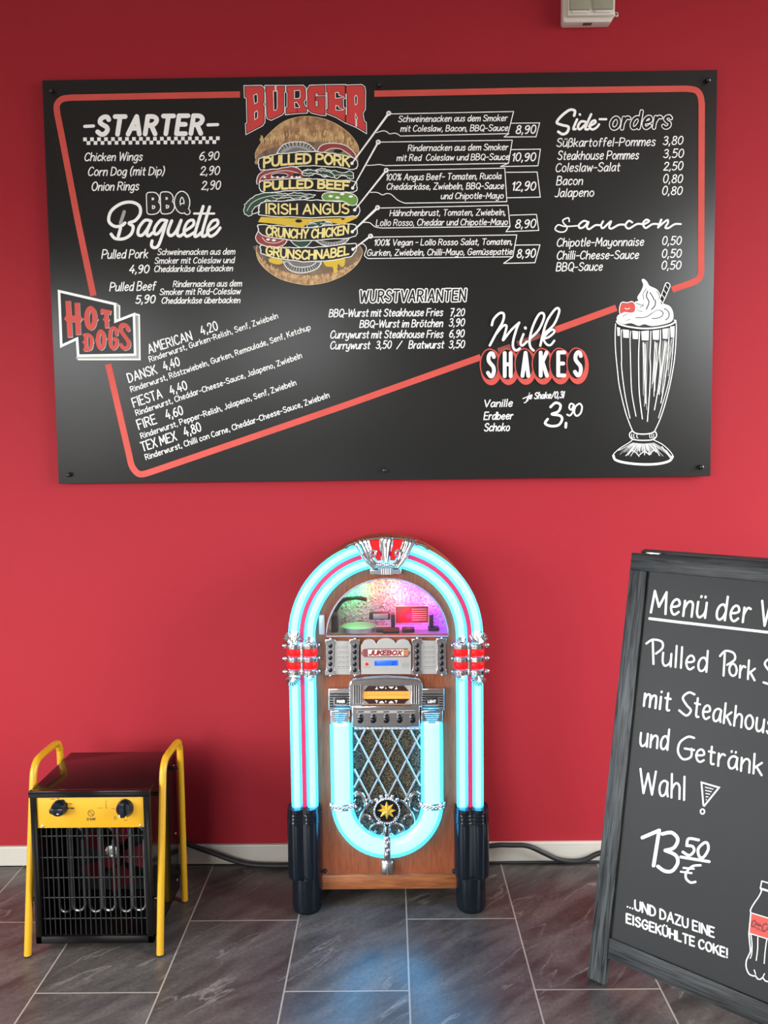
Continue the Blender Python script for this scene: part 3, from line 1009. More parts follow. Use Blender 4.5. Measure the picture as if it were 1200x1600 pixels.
# hot dogs sign
p = bp()
z = Z(85, 445, 8.571)
WH, CO = M['chalk'], M['coral']
p.fill(z([(60, 85), (815, 262), (820, 490), (1068, 395), (1085, 920), (315, 945), (305, 725), (85, 820)]), M['black_paint'], 0)
p.line(z([(820, 258), (862, 290), (862, 460)]), 5.2, M['grey_chalk'], 1, cap='none')
p.line(z([(850, 275), (872, 285), (872, 450)]), 1.6, WH, 2, cap='none')
p.line(z([(1085, 400), (1115, 410), (1128, 985), (320, 985), (305, 960)]), 5.6, M['grey_chalk'], 1, cap='none')
p.line(z([(1080, 395), (1135, 405), (1145, 1000), (318, 1000)]), 2.4, WH, 2, cap='none')
p.line(z([(62, 86), (812, 258), (818, 490), (1066, 395), (1082, 938), (318, 950), (303, 722), (92, 820)]), 4.0, WH, 3, cyc=True)


def hd(dx, dy, m, ly, k=1.0):
    q = Z(85 + dx, 445 + dy, 8.571)
    w = 7.8 * k
    p.line(q([(180, 215), (208, 700)]), w, m, ly, cap='none'); p.line(q([(302, 240), (318, 665)]), w, m, ly, cap='none')
    p.line(q([(180, 458), (320, 450)]), w * 1.25, m, ly, cap='none')
    p.fill(q([(160, 405), (128, 458), (165, 495)]), m, ly); p.fill(q([(340, 405), (375, 458), (345, 495)]), m, ly)
    p.line(q(ell(485, 445, 54, 130, 24)), w * .95, m, ly, cyc=True)
    p.fill(q([(405, 430), (382, 460), (405, 485)]), m, ly); p.fill(q([(562, 430), (590, 462), (562, 490)]), m, ly)
    p.line(q([(618, 342), (755, 368)]), w * .72, m, ly, cap='none'); p.line(q([(688, 350), (702, 575)]), w * .8, m, ly, cap='none')
    p.fill(q([(620, 340), (618, 395), (650, 380)]), m, ly); p.fill(q([(750, 355), (745, 405), (715, 385)]), m, ly)
    p.fill(q([(665, 440), (642, 462), (668, 490)]), m, ly); p.fill(q([(715, 440), (738, 462), (720, 490)]), m, ly)
    p.line(q([(418, 660), (425, 880)]), w * .72, m, ly, cap='none')
    p.line(sm2(q([(400, 672), (460, 672), (492, 710), (496, 800), (475, 855), (405, 868)]), False, 5), w * .66, m, ly)
    p.fill(q([(395, 745), (370, 770), (398, 795)]), m, ly); p.fill(q([(510, 735), (532, 765), (510, 790)]), m, ly)
    p.line(q(ell(622, 735, 42, 112, 24)), w * .78, m, ly, cyc=True)
    p.fill(q([(560, 715), (540, 742), (562, 765)]), m, ly); p.fill(q([(682, 700), (705, 715), (682, 745)]), m, ly)
    p.line(sm2(q([(830, 660), (825, 600), (785, 580), (750, 620), (748, 780), (785, 850), (828, 810), (830, 735), (800, 725)]), False, 5), w * .72, m, ly)
    p.fill(q([(728, 690), (715, 712), (728, 740)]), m, ly)
    p.line(sm2(q([(985, 600), (960, 545), (900, 540), (885, 600), (935, 680), (990, 760), (985, 830), (930, 850), (890, 805)]), False, 5), w * .78, m, ly)


hd(0.9, 0.8, WH, 2); hd(0.3, 0.3, M['black_paint'], 3, 1.05); hd(0, 0, CO, 4)
p.build('hot_dogs_sign_drawing', board)

# hot dog list, written uphill
p = bp()
for (t, x0, y0, x1, y1, cap, w) in (
        ('AMERICAN', 233.5, 552.4, 300.5, 530.5, 14.2, 1.8), ('4,20', 315.5, 523.5, 341, 515, 13.6, 1.8),
        ('Rinderwurst, Gurken-Relish, Senf, Zwiebeln', 234.5, 565.5, 434.5, 496.8, 8.5, 1.2),
        ('DANSK', 202, 597.7, 245.5, 583.4, 14.2, 1.8), ('4,40', 257, 578.7, 281.5, 570.6, 13.6, 1.8),
        ('Rinderwurst, Röstzwiebeln, Gurken, Remoulade, Senf, Ketchup', 205.5, 612.6, 485.5, 514.8, 8.5, 1.2),
        ('FIESTA', 209.5, 636.3, 254, 621, 14.2, 1.8), ('4,40', 267.5, 616.7, 293, 607.6, 13.6, 1.8),
        ('Rinderwurst, Cheddar-Cheese-Sauce, Jalapeno, Zwiebeln', 213.5, 649.4, 472, 559, 8.5, 1.2),
        ('FIRE', 217.5, 671, 245, 661.2, 14.2, 1.8), ('4,60', 261, 655.3, 286.5, 647, 13.6, 1.8),
        ('Rinderwurst, Pepper-Relish, Jalapeno, Senf, Zwiebeln', 221.2, 685.2, 463, 601.2, 8.5, 1.2),
        ('TEX MEX', 223, 705.2, 276.5, 687.4, 14.2, 1.8), ('4,80', 289.5, 682, 315, 673, 13.6, 1.8),
        ('Rinderwurst, Chilli con Carne, Cheddar-Cheese-Sauce, Zwiebeln', 228.5, 718.5, 514.8, 620.8, 8.5, 1.2)):
    p.text(t, (x0, y0), (x1, y1), cap, w, CH, slant=0.03, track=2.0)
p.build('hot_dog_lettering', board)

# burger title
p = bp()
z = Z(375, 125, 5.714)
BG = [
    ([(45, 60), (188, 58), (206, 72), (212, 95), (212, 190), (200, 218), (214, 245), (213, 375), (195, 402), (62, 472), (58, 395), (72, 383), (66, 155), (48, 150)],
     [[(122, 138), (148, 124), (155, 140), (155, 198), (130, 212)], [(130, 292), (150, 274), (157, 285), (155, 338), (132, 354)]]),
    ([(232, 58), (396, 58), (396, 98), (386, 106), (388, 282), (372, 304), (278, 350), (250, 338), (242, 300), (236, 106), (230, 100)],
     [[(298, 100), (331, 98), (332, 252), (318, 272), (303, 270)], [(314, 56), (322, 56), (322, 100), (314, 100)]]),
    ([(420, 58), (560, 56), (580, 74), (582, 165), (560, 196), (575, 238), (592, 246), (592, 286), (515, 290), (415, 300), (415, 252), (430, 244), (430, 112), (420, 104)],
     [[(487, 96), (530, 92), (536, 104), (536, 150), (525, 164), (487, 166)], [(487, 202), (505, 198), (533, 238), (528, 246), (489, 246)]]),
    ([(628, 56), (756, 52), (756, 132), (702, 132), (694, 112), (676, 112), (668, 124), (668, 232), (676, 242), (700, 240), (700, 186), (678, 180), (676, 152), (757, 150), (757, 308), (722, 306), (640, 286), (608, 256), (605, 90)], []),
    ([(775, 52), (936, 50), (936, 155), (912, 162), (914, 246), (938, 262), (936, 370), (860, 325), (775, 292), (775, 266), (790, 258), (786, 108), (775, 102)],
     [[(852, 112), (878, 110), (884, 138), (930, 152), (905, 158), (852, 162)], [(855, 228), (878, 232), (884, 250), (930, 264), (905, 270), (855, 268)]]),
    ([(950, 55), (1085, 50), (1106, 66), (1112, 95), (1110, 258), (1088, 296), (1100, 368), (1118, 384), (1120, 462), (1040, 414), (948, 376), (948, 320), (962, 310), (960, 122), (950, 115)],
     [[(1024, 150), (1036, 136), (1046, 150), (1045, 214), (1027, 222)], [(1030, 296), (1048, 342), (1041, 352), (1041, 412), (1035, 412), (1033, 350), (1028, 345)]])]
for out, holes in BG:
    p.line(z(out), 4.6, CH, 0, cyc=True)
    p.line(z(out), 2.4, M['black_paint'], 1, cyc=True)
    p.fill(z(out), M['red_paint'], 2)
    p.line(z(out), 1.0, CH, 4, cyc=True) if False else None
    for h in holes:
        p.fill(z(h), M['black_paint'], 3)
        p.line(z(h), 1.0, CH, 4, cyc=True)
p.line(z([(512, 246), (513, 292)]), 1.1, M['black_paint'], 3)
p.build('burger_title', board)

# burger drawing
p = bp()
z = Z(370, 120, 4.7059)
BK = M['black_paint']


def sp(pts, cyc=True, sub=5):
    return sm2(z(pts), cyc, sub)


p.fill(sp([(165, 650), (140, 600), (138, 555), (172, 495), (240, 415), (335, 335), (430, 300), (530, 291), (640, 310), (740, 352), (830, 420), (888, 500), (896, 560), (880, 620), (850, 650), (520, 645)]), M['bun'], 0)
p.line(sp([(160, 640), (138, 600), (138, 555), (172, 495), (240, 415), (335, 335), (430, 300), (530, 291), (640, 310), (740, 352), (830, 420), (888, 500), (896, 560), (882, 600)], False), 0.8, M['cream'], 2)
p.fill(sp([(160, 630), (180, 560), (260, 522), (400, 486), (560, 478), (720, 482), (830, 525), (884, 575), (860, 640), (520, 640)]), M['bun_inside'], 1)
rg = random.Random(3)
for i in range(90):
    t = rg.random()
    x = 165 + 700 * t
    y = 545 - 75 * math.sin(PI * (0.12 + 0.80 * t)) - rg.random() * 55
    p.line(z([(x, y), (x + rg.uniform(-6, 6), y - rg.uniform(12, 38))]), rg.uniform(0.6, 1.3), M['cream'], 2)
for i in range(22):
    x = rg.uniform(240, 830)
    y = 460 - 120 * math.sin(PI * (x - 150) / 740) + rg.uniform(-10, 40)
    p.line(z([(x, y), (x + 2, y + 9)]), 0.8, M['brick'], 2)
# onion ring and tomato under the top bun
p.fill(sp([(295, 560), (340, 500), (430, 478), (520, 490), (580, 540), (560, 580), (320, 580)]), M['grey_chalk'], 3)
p.fill(sp([(350, 570), (400, 530), (450, 522), (510, 540), (545, 575)]), M['silver_line'], 4)
for i in range(14):
    a = PI * (0.06 + 0.88 * i / 13)
    p.line(z([(440 - 120 * math.cos(a), 566 - 62 * math.sin(a)), (440 - 138 * math.cos(a), 566 - 84 * math.sin(a))]), 1.6, BK, 4)
p.line(sp([(295, 562), (340, 500), (430, 478), (520, 490), (582, 545)], False), 1.3, CH, 5)
p.fill(sp([(585, 560), (620, 505), (700, 488), (800, 505), (870, 565), (868, 600), (700, 580)]), M['tomato'], 3)
p.fill(sp([(620, 565), (680, 530), (760, 532), (830, 560), (865, 605), (760, 590)]), M['bun_inside'], 4)
p.fill(z(ell(745, 546, 34, 14, 14)), BK, 5)
p.line(sp([(585, 562), (620, 505), (700, 488), (800, 505), (872, 570), (866, 610)], False), 1.2, CH, 5)
p.line(sp([(640, 556), (690, 528), (770, 534), (862, 600)], False), 0.9, CH, 5)
# tomato + lettuce between the first two
p.fill(sp([(145, 770), (165, 715), (240, 672), (340, 656), (440, 668), (485, 705), (470, 745), (300, 752), (180, 780)]), M['tomato'], 3)
p.line(sp([(150, 790), (145, 765), (165, 715), (240, 672), (340, 656), (440, 668), (487, 706)], False), 1.2, CH, 5)
p.line(sp([(165, 772), (190, 730), (280, 700), (370, 690), (450, 708)], False), 0.9, CH, 5)
p.fill(z(ell(315, 725, 62, 17, 16)), BK, 4); p.line(z(ell(315, 725, 62, 17, 16)), 0.8, CH, 5, cyc=True)
p.fill(z(ell(440, 722, 26, 14, 12)), BK, 4)
for xx in (205, 260, 300, 340, 405, 440, 462):
    p.fill(z(ell(xx, 738, 11, 8, 8)), CH, 5)


def leaf(pts, edge=1.1, ly=3):
    q = sp(pts)
    rl = random.Random(len(pts) + int(pts[0][0]))
    q = [(x + rl.uniform(-1.0, 1.0), y + rl.uniform(-1.0, 1.0)) for x, y in q]
    p.fill(q, M['lettuce'], ly)
    xs_ = [a[0] for a in pts]; ys_ = [a[1] for a in pts]
    for k in range(7):
        i = rl.randrange(len(q)); j = (i + len(q) // 2 + rl.randint(-2, 2)) % len(q)
        a, b = Vector(q[i]), Vector(q[j])
        p.line(sm2([tuple(a), tuple(a.lerp(b, .2) + Vector((rl.uniform(-1.5, 1.5), rl.uniform(-1.5, 1.5)))), tuple(a.lerp(b, .36))], False, 3), .7, CH, ly + 1)
    p.line(q, edge, CH, ly + 2, cyc=True)


leaf([(475, 712), (520, 680), (570, 690), (620, 672), (690, 690), (740, 695), (800, 705), (830, 690), (855, 712), (855, 748), (820, 745), (780, 725), (730, 745), (690, 730), (640, 735), (590, 712), (530, 728)])
p.line(sp([(500, 708), (560, 702), (640, 708), (700, 716)], False), 0.8, CH, 5)
leaf([(60, 1010), (55, 950), (100, 900), (180, 860), (260, 850), (340, 862), (420, 852), (500, 860), (575, 868), (540, 892), (480, 886), (440, 912), (400, 888), (330, 890), (270, 912), (220, 905), (190, 935), (150, 950), (120, 975), (105, 1020)])
p.line(sp([(75, 985), (110, 930), (180, 892), (280, 872), (380, 872), (520, 876)], False), 0.9, CH, 5)
q = sp([(625, 885), (650, 855), (740, 850), (840, 858), (885, 890), (880, 935), (840, 945), (780, 915), (700, 912), (650, 910)])
# the five dark patties, written over
PT = [[(160, 612), (178, 596), (250, 576), (400, 556), (560, 550), (700, 562), (800, 580), (862, 600), (885, 622), (884, 660), (850, 680), (700, 662), (480, 656), (300, 676), (190, 686), (165, 668)],
      [(165, 785), (180, 768), (230, 760), (400, 750), (560, 750), (700, 758), (862, 768), (882, 800), (876, 838), (800, 850), (600, 836), (400, 838), (210, 850), (172, 828)],
      [(162, 960), (178, 930), (230, 918), (500, 906), (700, 912), (862, 932), (902, 965), (894, 1008), (850, 1026), (550, 1035), (200, 1020), (165, 992)],
      [(160, 1120), (165, 1088), (300, 1096), (520, 1106), (700, 1092), (850, 1080), (882, 1118), (878, 1165), (820, 1182), (520, 1206), (250, 1180), (170, 1150)],
      [(176, 1270), (180, 1240), (300, 1254), (520, 1256), (700, 1242), (850, 1226), (880, 1240), (868, 1290), (800, 1330), (540, 1360), (300, 1336), (190, 1302)]]
# lower bun first
p.fill(sp([(150, 1240), (143, 1290), (165, 1360), (230, 1430), (330, 1490), (470, 1525), (560, 1528), (680, 1505), (800, 1450), (890, 1370), (924, 1290), (900, 1240), (860, 1225), (520, 1260)]), M['bun_inside'], 0)
p.fill(sp([(146, 1280), (165, 1360), (230, 1430), (330, 1490), (470, 1525), (560, 1528), (680, 1505), (800, 1450), (890, 1370), (922, 1300), (880, 1360), (780, 1415), (640, 1450), (500, 1462), (360, 1435), (240, 1390), (180, 1340)]), M['bun_crust'], 1)
p.line(sp([(150, 1240), (143, 1290), (165, 1360), (230, 1430), (330, 1490), (470, 1525), (560, 1528), (680, 1505), (800, 1450), (890, 1370), (924, 1290), (905, 1245)], False), 0.8, M['cream'], 2)
for i in range(70):
    t = rg.random()
    a = PI * (0.10 + 0.80 * t)
    x = 535 - 370 * math.cos(a); y = 1290 + 205 * math.sin(a) - rg.uniform(0, 30)
    p.line(z([(x, y), (x + rg.uniform(-8, 8), y - rg.uniform(4, 18))]), rg.uniform(0.6, 1.1), M['cream'], 2)
# cheese, drips, onions, tomato in the lower half
p.fill(sp([(235, 1340), (270, 1330), (330, 1345), (335, 1370), (300, 1380), (245, 1365)]), M['cheese'], 3)
p.fill(sp([(640, 1360), (700, 1340), (790, 1330), (788, 1390), (765, 1395), (745, 1375), (735, 1435), (712, 1440), (705, 1400), (660, 1395)], True, 4), M['cheese'], 3)
p.fill(sp([(343, 1355), (470, 1350), (620, 1360), (590, 1410), (500, 1440), (420, 1435), (365, 1400)]), M['grey_chalk'], 3)
p.fill(sp([(385, 1350), (470, 1350), (585, 1355), (540, 1390), (470, 1398), (410, 1385)]), M['silver_line'], 4)
for i in range(16):
    a = PI * (0.08 + 0.84 * i / 15)
    p.line(z([(480 - 112 * math.cos(a), 1358 + 50 * math.sin(a)), (480 - 130 * math.cos(a), 1358 + 74 * math.sin(a))]), 1.5, BK, 4)
p.line(sp([(343, 1358), (365, 1402), (420, 1436), (500, 1441), (590, 1410), (622, 1362)], False), 1.2, CH, 5)
p.line(sp([(385, 1362), (415, 1390), (475, 1400), (545, 1390), (585, 1362)], False), 0.9, CH, 5)
p.fill(sp([(140, 1190), (150, 1150), (190, 1150), (370, 1190), (345, 1235), (270, 1252), (190, 1235)]), M['tomato'], 3)
p.line(sp([(155, 1140), (138, 1185), (170, 1228), (265, 1254), (345, 1236), (372, 1195)], False), 1.2, CH, 5)
p.line(sp([(185, 1180), (220, 1215), (290, 1222), (345, 1200)], False), 0.8, CH, 5)
p.fill(z(ell(230, 1196, 14, 8, 10)), CH, 5); p.fill(z(ell(272, 1202, 16, 8, 10)), CH, 5)
p.fill(sp([(390, 1195), (480, 1205), (555, 1200), (520, 1240), (475, 1255), (425, 1232)]), M['lettuce'], 3)
p.line(sp([(390, 1198), (425, 1234), (475, 1256), (520, 1240), (556, 1200)], False), 1.1, CH, 5)
p.fill(sp([(575, 1200), (700, 1190), (835, 1170), (800, 1215), (720, 1245), (640, 1238)]), M['grey_chalk'], 3)
p.fill(sp([(625, 1195), (700, 1190), (800, 1175), (760, 1205), (700, 1215), (650, 1210)]), BK, 4)
p.line(sp([(575, 1202), (640, 1240), (720, 1246), (800, 1216), (838, 1172)], False), 1.2, CH, 5)
for i in range(13):
    a = PI * (0.1 + 0.8 * i / 12)
    p.line(z([(706 - 96 * math.cos(a), 1196 + 26 * math.sin(a)), (706 - 112 * math.cos(a), 1196 + 42 * math.sin(a))]), 1.0, BK, 4)
for k, q0 in enumerate(PT):
    qs = sp(q0, True, 5)
    r2 = random.Random(k)
    wob = [(x + r2.uniform(-.55, .55), y + r2.uniform(-.75, .75)) for x, y in qs]
    p.fill(wob, BK, 6)
    p.line(wob, 1.35, CH, 7, cyc=True)
# cheese slice over the fourth, pickle over the third
p.fill(z([(155, 1068), (178, 1030), (300, 1036), (560, 1046), (760, 1040), (895, 1024), (880, 1040), (775, 1088), (690, 1070), (560, 1060), (520, 1080), (475, 1112), (400, 1098), (250, 1078)]), M['cheese'], 8)
p.fill(z(ell(455, 1060, 26, 13, 12)), BK, 9); p.fill(z(ell(780, 1046, 14, 6, 10)), BK, 9)
leaf([(515, 1100), (550, 1070), (620, 1058), (680, 1068), (705, 1090), (660, 1086), (610, 1100), (560, 1108)], 1.0, 8)
p.fill(q, M['pickle'], 8); p.line(q, 1.2, M['chalk'], 9, cyc=True)
for (xx, yy) in ((690, 878), (740, 888), (775, 862), (838, 880)):
    p.fill(z(ell(xx, yy, 17, 9, 10)), CH, 10)
leaf([(480, 706), (525, 684), (600, 690), (690, 700), (720, 740), (690, 738), (640, 722), (560, 712)], 1.0, 8)
YL = M['yellow_paint']
p.text('PULLED PORK', (412.5, 261.5), (545.5, 260), 14.6, 3.4, YL, 8, slant=0.03, sag=-5.5, jitter=0.05)
p.text('PULLED BEEF', (413, 297.2), (545, 296.4), 12.0, 3.4, YL, 11, slant=0.03, sag=-3.2, jitter=0.05)
p.text('IRISH ANGUS', (415.5, 333.6), (545, 333.2), 15.2, 2.7, YL, 11, slant=0.0, sag=1.0, jitter=0.05)
p.text('CRUNCHY CHICKEN', (416, 367), (544, 364.6), 13.0, 2.7, YL, 11, slant=0.08, sag=6, jitter=0.05)
p.text('GRÜNSCHNABEL', (416, 397.5), (544.5, 397), 13.2, 2.8, YL, 11, slant=0.06, sag=7.5, jitter=0.05)
p.build('burger_drawing', board)

# call-out boxes, pointers and their lettering
p = bp()
z = Z(560, 160, 4.0)
for pl in ([(205, 72), (970, 57), (935, 195)], [(958, 130), (1133, 128), (1110, 215), (910, 216), (940, 195), (262, 210)],
           [(140, 248), (962, 236), (938, 380)], [(955, 295), (1138, 292), (1122, 396), (888, 401), (938, 380), (165, 395)],
           [(190, 425), (915, 411), (928, 620), (290, 630)], [(925, 437), (1117, 435), (1137, 592), (930, 596)],
           [(140, 660), (935, 643), (948, 775)], [(950, 705), (1113, 700), (1127, 800), (922, 808), (948, 775), (150, 785)],
           [(90, 842), (990, 828), (965, 965)], [(980, 892), (1135, 890), (1103, 1002), (908, 1006), (965, 965), (60, 976)]):
    p.line(z(pl), 1.35, CH)
for pl in ([(262, 210), (245, 198), (225, 192), (195, 196), (175, 182), (150, 178), (112, 190)], [(165, 395), (130, 388), (90, 392), (52, 394)],
           [(290, 630), (245, 610), (205, 575), (175, 570), (150, 578), (118, 563), (75, 562)], [(150, 785), (105, 778), (70, 752), (30, 750)],
           [(60, 976), (38, 955), (50, 915), (35, 888), (10, 882)]):
    p.line(sm2(z(pl), False, 5), 1.3, CH)
for (x0, y0, x1, y1, w) in ((607.5, 177, 550, 255.2, 3.6), (591, 222, 551, 293.8, 3.0), (603.5, 266.2, 554.2, 328, 3.2), (590, 324.5, 550.5, 362, 4.0), (579, 369, 551.5, 389.5, 3.0)):
    p.line([(x0, y0), (x1, y1)], [w, w * .6], M['chalk'], 12)
    p.fill(ell(x0, y0, 3.9, 3.9, 14), CH, 13); p.fill(ell(x0 - .4, y0 - .4, 1.8, 1.8, 10), M['grey_chalk'], 14)
    p.fill(ell(x1, y1, 2.6, 2.6, 12), CH, 13)
for (t, x0, y0, x1, y1, cap, w) in (
        ('Schweinenacken aus dem Smoker', 622.5, 190.5, 792, 188.8, 9.4, 1.4), ('mit Coleslaw, Bacon, BBQ-Sauce', 626, 205.5, 793, 204.3, 9.4, 1.4), ('8,90', 806, 208.6, 836, 208.3, 12.4, 1.9),
        ('Rindernacken aus dem Smoker', 637.5, 235.8, 793, 234.3, 9.4, 1.4), ('mit Red  Coleslaw und BBQ-Sauce', 620, 251.2, 794.3, 249.5, 9.4, 1.4), ('10,90', 800, 251.6, 836, 251.2, 12.2, 1.9),
        ('100% Angus Beef- Tomaten, Rucola', 603, 281.6, 782.5, 279.5, 9.6, 1.4), ('Cheddarkäse, Zwiebeln, BBQ-Sauce', 604, 296.2, 786.5, 295, 9.6, 1.4), ('und Chipotle-Mayo', 689, 310.8, 786, 310, 9.2, 1.4), ('12,90', 800, 297.4, 836, 297, 13, 1.9),
        ('Hähnchenbrust, Tomaten, Zwiebeln,', 609, 337.4, 789.5, 336, 9.4, 1.3), ('Lollo Rosso, Cheddar und Chipotle-Mayo', 587.5, 352.8, 792.5, 351.2, 9.6, 1.3), ('8,90', 805, 356, 836, 355.6, 12.6, 1.8),
        ('100% Vegan - Lollo Rosso Salat, Tomaten,', 584.5, 383.6, 800, 382, 9.4, 1.4), ('Gurken, Zwiebeln, Chilli-Mayo, Gemüsepattie', 573.5, 399.4, 800, 397.6, 9.4, 1.35), ('8,90', 807.5, 402.4, 835.5, 402, 12.6, 1.8)):
    p.text(t, (x0, y0), (x1, y1), cap, w, CH)
p.build('burger_lettering', board)

# sausage variants
p = bp()
p.text('WURSTVARIANTEN', (562.5, 471.8), (726.5, 469.6), 17.2, 5.8, CH, 0, slant=0.10, track=2.6, jitter=0.06)
p.text('WURSTVARIANTEN', (562.5, 471.8), (726.5, 469.6), 17.2, 2.5, BK, 1, slant=0.10, track=2.6, jitter=0.06)
for (t, x0, y0, x1, y1) in (
        ('BBQ-Wurst mit Steakhouse Fries', 514, 495, 691, 493.3), ('7,20', 703, 493.8, 725, 493.4),
        ('BBQ-Wurst im Brötchen', 562, 511.6, 691, 510.6), ('3,90', 701.5, 509.8, 725, 509.4),
        ('Currywurst mit Steakhouse Fries', 516, 528.5, 691.5, 527.4), ('6,90', 702, 527, 724.5, 526.6),
        ('Currywurst', 516, 545.4, 577, 544.8), ('3,50', 587.5, 544.6, 610.5, 544.2), ('/', 620, 544.4, 626.5, 544.3), ('Bratwurst', 638.5, 544.4, 692.5, 543.8), ('3,50', 701.5, 543.8, 725, 543.4)):
    p.text(t, (x0, y0), (x1, y1), 11.4, 1.6, CH)
p.build('sausage_lettering', board)

# side orders and sauces
p = bp()
z = Z(860, 160, 5.714)
br([(212, 118), (218, 75), (170, 68), (95, 125), (58, 180), (105, 202), (160, 218), (150, 265), (110, 284), (70, 262)], 4.2)
br([(238, 152), (205, 232), (225, 238)], 3.8); br([(262, 106), (264, 110)], 3.6)
br([(312, 172), (272, 172), (246, 215), (264, 240), (318, 190)], 3.8); br([(364, 106), (312, 228), (338, 240)], 3.8)
br([(345, 215), (400, 182), (395, 160), (365, 178), (350, 218), (375, 242), (412, 224), (434, 196)], 3.6); br([(440, 150), (498, 150)], 3.6)
p.text('orders', (953.5, 201.2), (1046, 199), 26.0, 6.6, CH, 0, slant=0.2, track=2.2, jitter=0)
p.text('orders', (953.5, 201.2), (1046, 199), 26.0, 3.8, BK, 1, slant=0.2, track=2.2, jitter=0)
p.build('side_orders_title', board)
p = bp()
z = Z(860, 330, 5.714)
br([(168, 92), (160, 60), (112, 80), (122, 112), (150, 142), (130, 180), (80, 185), (42, 160), (70, 122), (130, 136), (240, 130)], 2.2)
br([(340, 100), (300, 86), (256, 120), (262, 150), (300, 140), (340, 96), (326, 140), (346, 160), (400, 126), (445, 125)], 3.0)
br([(470, 90), (452, 130), (472, 150), (540, 90), (524, 140), (546, 155), (610, 122), (660, 120)], 3.0)
br([(730, 100), (700, 86), (670, 125), (700, 155), (770, 116), (815, 115)], 3.0)
br([(830, 120), (880, 90), (855, 76), (826, 110), (850, 150), (910, 116), (960, 115)], 3.0)
br([(990, 76), (962, 145)], 3.4); br([(966, 140), (1040, 80), (1050, 102), (1026, 145), (1055, 150), (1110, 116), (1165, 115)], 2.9)
p.build('sauces_title', board)
p, pq = bp(), bp()
for (t, x0, y0, x1, y1, cap) in (
        ('Süßkartoffel-Pommes', 869.5, 229.2, 1023, 227.4, 12.8), ('3,80', 1036, 226, 1066, 225.6, 12.8),
        ('Steakhouse Pommes', 871, 249.5, 997, 248.4, 13), ('3,50', 1036.5, 246.4, 1067, 246, 12.8),
        ('Coleslaw-Salat', 868, 268.3, 967.5, 267.2, 13), ('2,50', 1037, 265.8, 1066, 265.4, 12.8),
        ('Bacon', 869.5, 289, 909.5, 288.5, 13), ('0,80', 1036, 285.7, 1065.5, 285.3, 12.8),
        ('Jalapeno', 867, 307.6, 927, 306.8, 13), ('0,80', 1034.5, 304.3, 1065, 303.9, 12.8),
        ):
    (pq if ',' in t else p).text(t, (x0, y0), (x1, y1), cap, 1.6, CH)
p.build('side_orders_lettering', board); pq.build('side_orders_price_lettering', board)
p, pq = bp(), bp()
for (t, x0, y0, x1, y1, cap) in (
        ('Chipotle-Mayonnaise', 870, 385, 1005, 383.6, 12.6), ('0,50', 1034.5, 382.4, 1063.5, 382, 12.6),
        ('Chilli-Cheese-Sauce', 870, 405.2, 997, 404, 12.6), ('0,50', 1034, 402.4, 1063.5, 402, 12.6),
        ('BBQ-Sauce', 869, 423.4, 940.5, 422.4, 12.6), ('0,50', 1033.5, 420.8, 1063, 420.4, 12.6)):
    (pq if ',' in t else p).text(t, (x0, y0), (x1, y1), cap, 1.6, CH)
p.build('sauces_lettering', board); pq.build('sauces_price_lettering', board)

# milk shakes title
p = bp()
z = Z(740, 470, 6.316)
for i in range(6):
    cx = 160 + 171 * i
    p.fill(z(ell(cx + 14, 655 - i * 2, 108, 178, 32)), M['coral'], 0 + 4 * 0 + (5 - i) * 0 + i * 3)
    p.line(z(ell(cx - 2, 628 - i * 2, 92, 152, 32)), 1.9, M['brick'] if False else M['coral'], 1 + i * 3, cyc=True)
    p.fill(z(ell(cx - 2, 630 - i * 2, 86, 148, 32)), BK, 2 + i * 3)
for i, (ch, cx) in enumerate(zip('SHAKES', (172, 337, 512, 692, 865, 1030))):
    yb = 745 - i * 2
    a, b2 = z([(cx - 30, yb), (cx + 30, yb)])
    p.text(ch, a, b2, 36, 5.9, CH, 20, slant=0.0, jitter=0, cap_style='round')
br([(180, 240), (200, 178), (258, 122), (298, 132), (288, 205), (228, 312), (160, 440)], 3.7, CH, 22)
br([(215, 335), (288, 250), (325, 250), (308, 328), (292, 388), (368, 292), (450, 216)], 3.6, CH, 22)
br([(450, 216), (428, 265), (392, 388), (390, 458), (420, 490), (456, 470)], 3.7, CH, 22)
br([(492, 330), (464, 410), (480, 442), (526, 402)], 3.6, CH, 22); br([(510, 266), (512, 270)], 4.4, CH, 22)
br([(558, 372), (640, 290), (694, 172), (684, 122), (640, 140), (582, 260), (552, 390), (562, 458), (592, 490)], 3.6, CH, 22)
br([(684, 332), (788, 240), (844, 112), (828, 72), (780, 112), (712, 230), (658, 442)], 3.6, CH, 22)
br([(690, 362), (750, 300), (788, 285), (795, 312), (742, 358), (692, 380), (722, 430), (760, 436), (796, 394)], 3.3, CH, 22)
for (t, x0, y0, x1, y1, cap) in (('Vanille', 756, 635.8, 800, 635, 11), ('Erdbeer', 756, 655.6, 800.5, 654.8, 11.2), ('Schoko', 756.5, 673.6, 795.5, 673, 11.4)):
    p.text(t, (x0, y0), (x1, y1), cap, 1.7, CH)
p.text('je Shake/0,3l', (824, 623.4), (880.5, 621.5), 9.6, 1.6, CH, slant=0.25)
z = Z(745, 600, 6.667)
br([(480, 152), (510, 140), (540, 128)], 1.4); br([(535, 130), (515, 185), (495, 195)], 1.5)
br([(768, 240), (820, 196), (872, 220), (850, 285), (782, 314), (868, 330), (888, 372), (850, 428), (770, 438), (712, 410), (738, 366)], 3.8)
br([(930, 408), (926, 450)], 4.0)
br([(1010, 215), (978, 205), (962, 245), (985, 268), (1012, 222), (1000, 290), (970, 328), (942, 318)], 2.6)
p.line(sm2(z([(1060, 208), (1025, 240), (1016, 300), (1042, 332), (1082, 302), (1096, 240), (1078, 208)]), True, 5), 2.6, CH, 2, cyc=True)
p.build('milk_shakes_lettering', board)

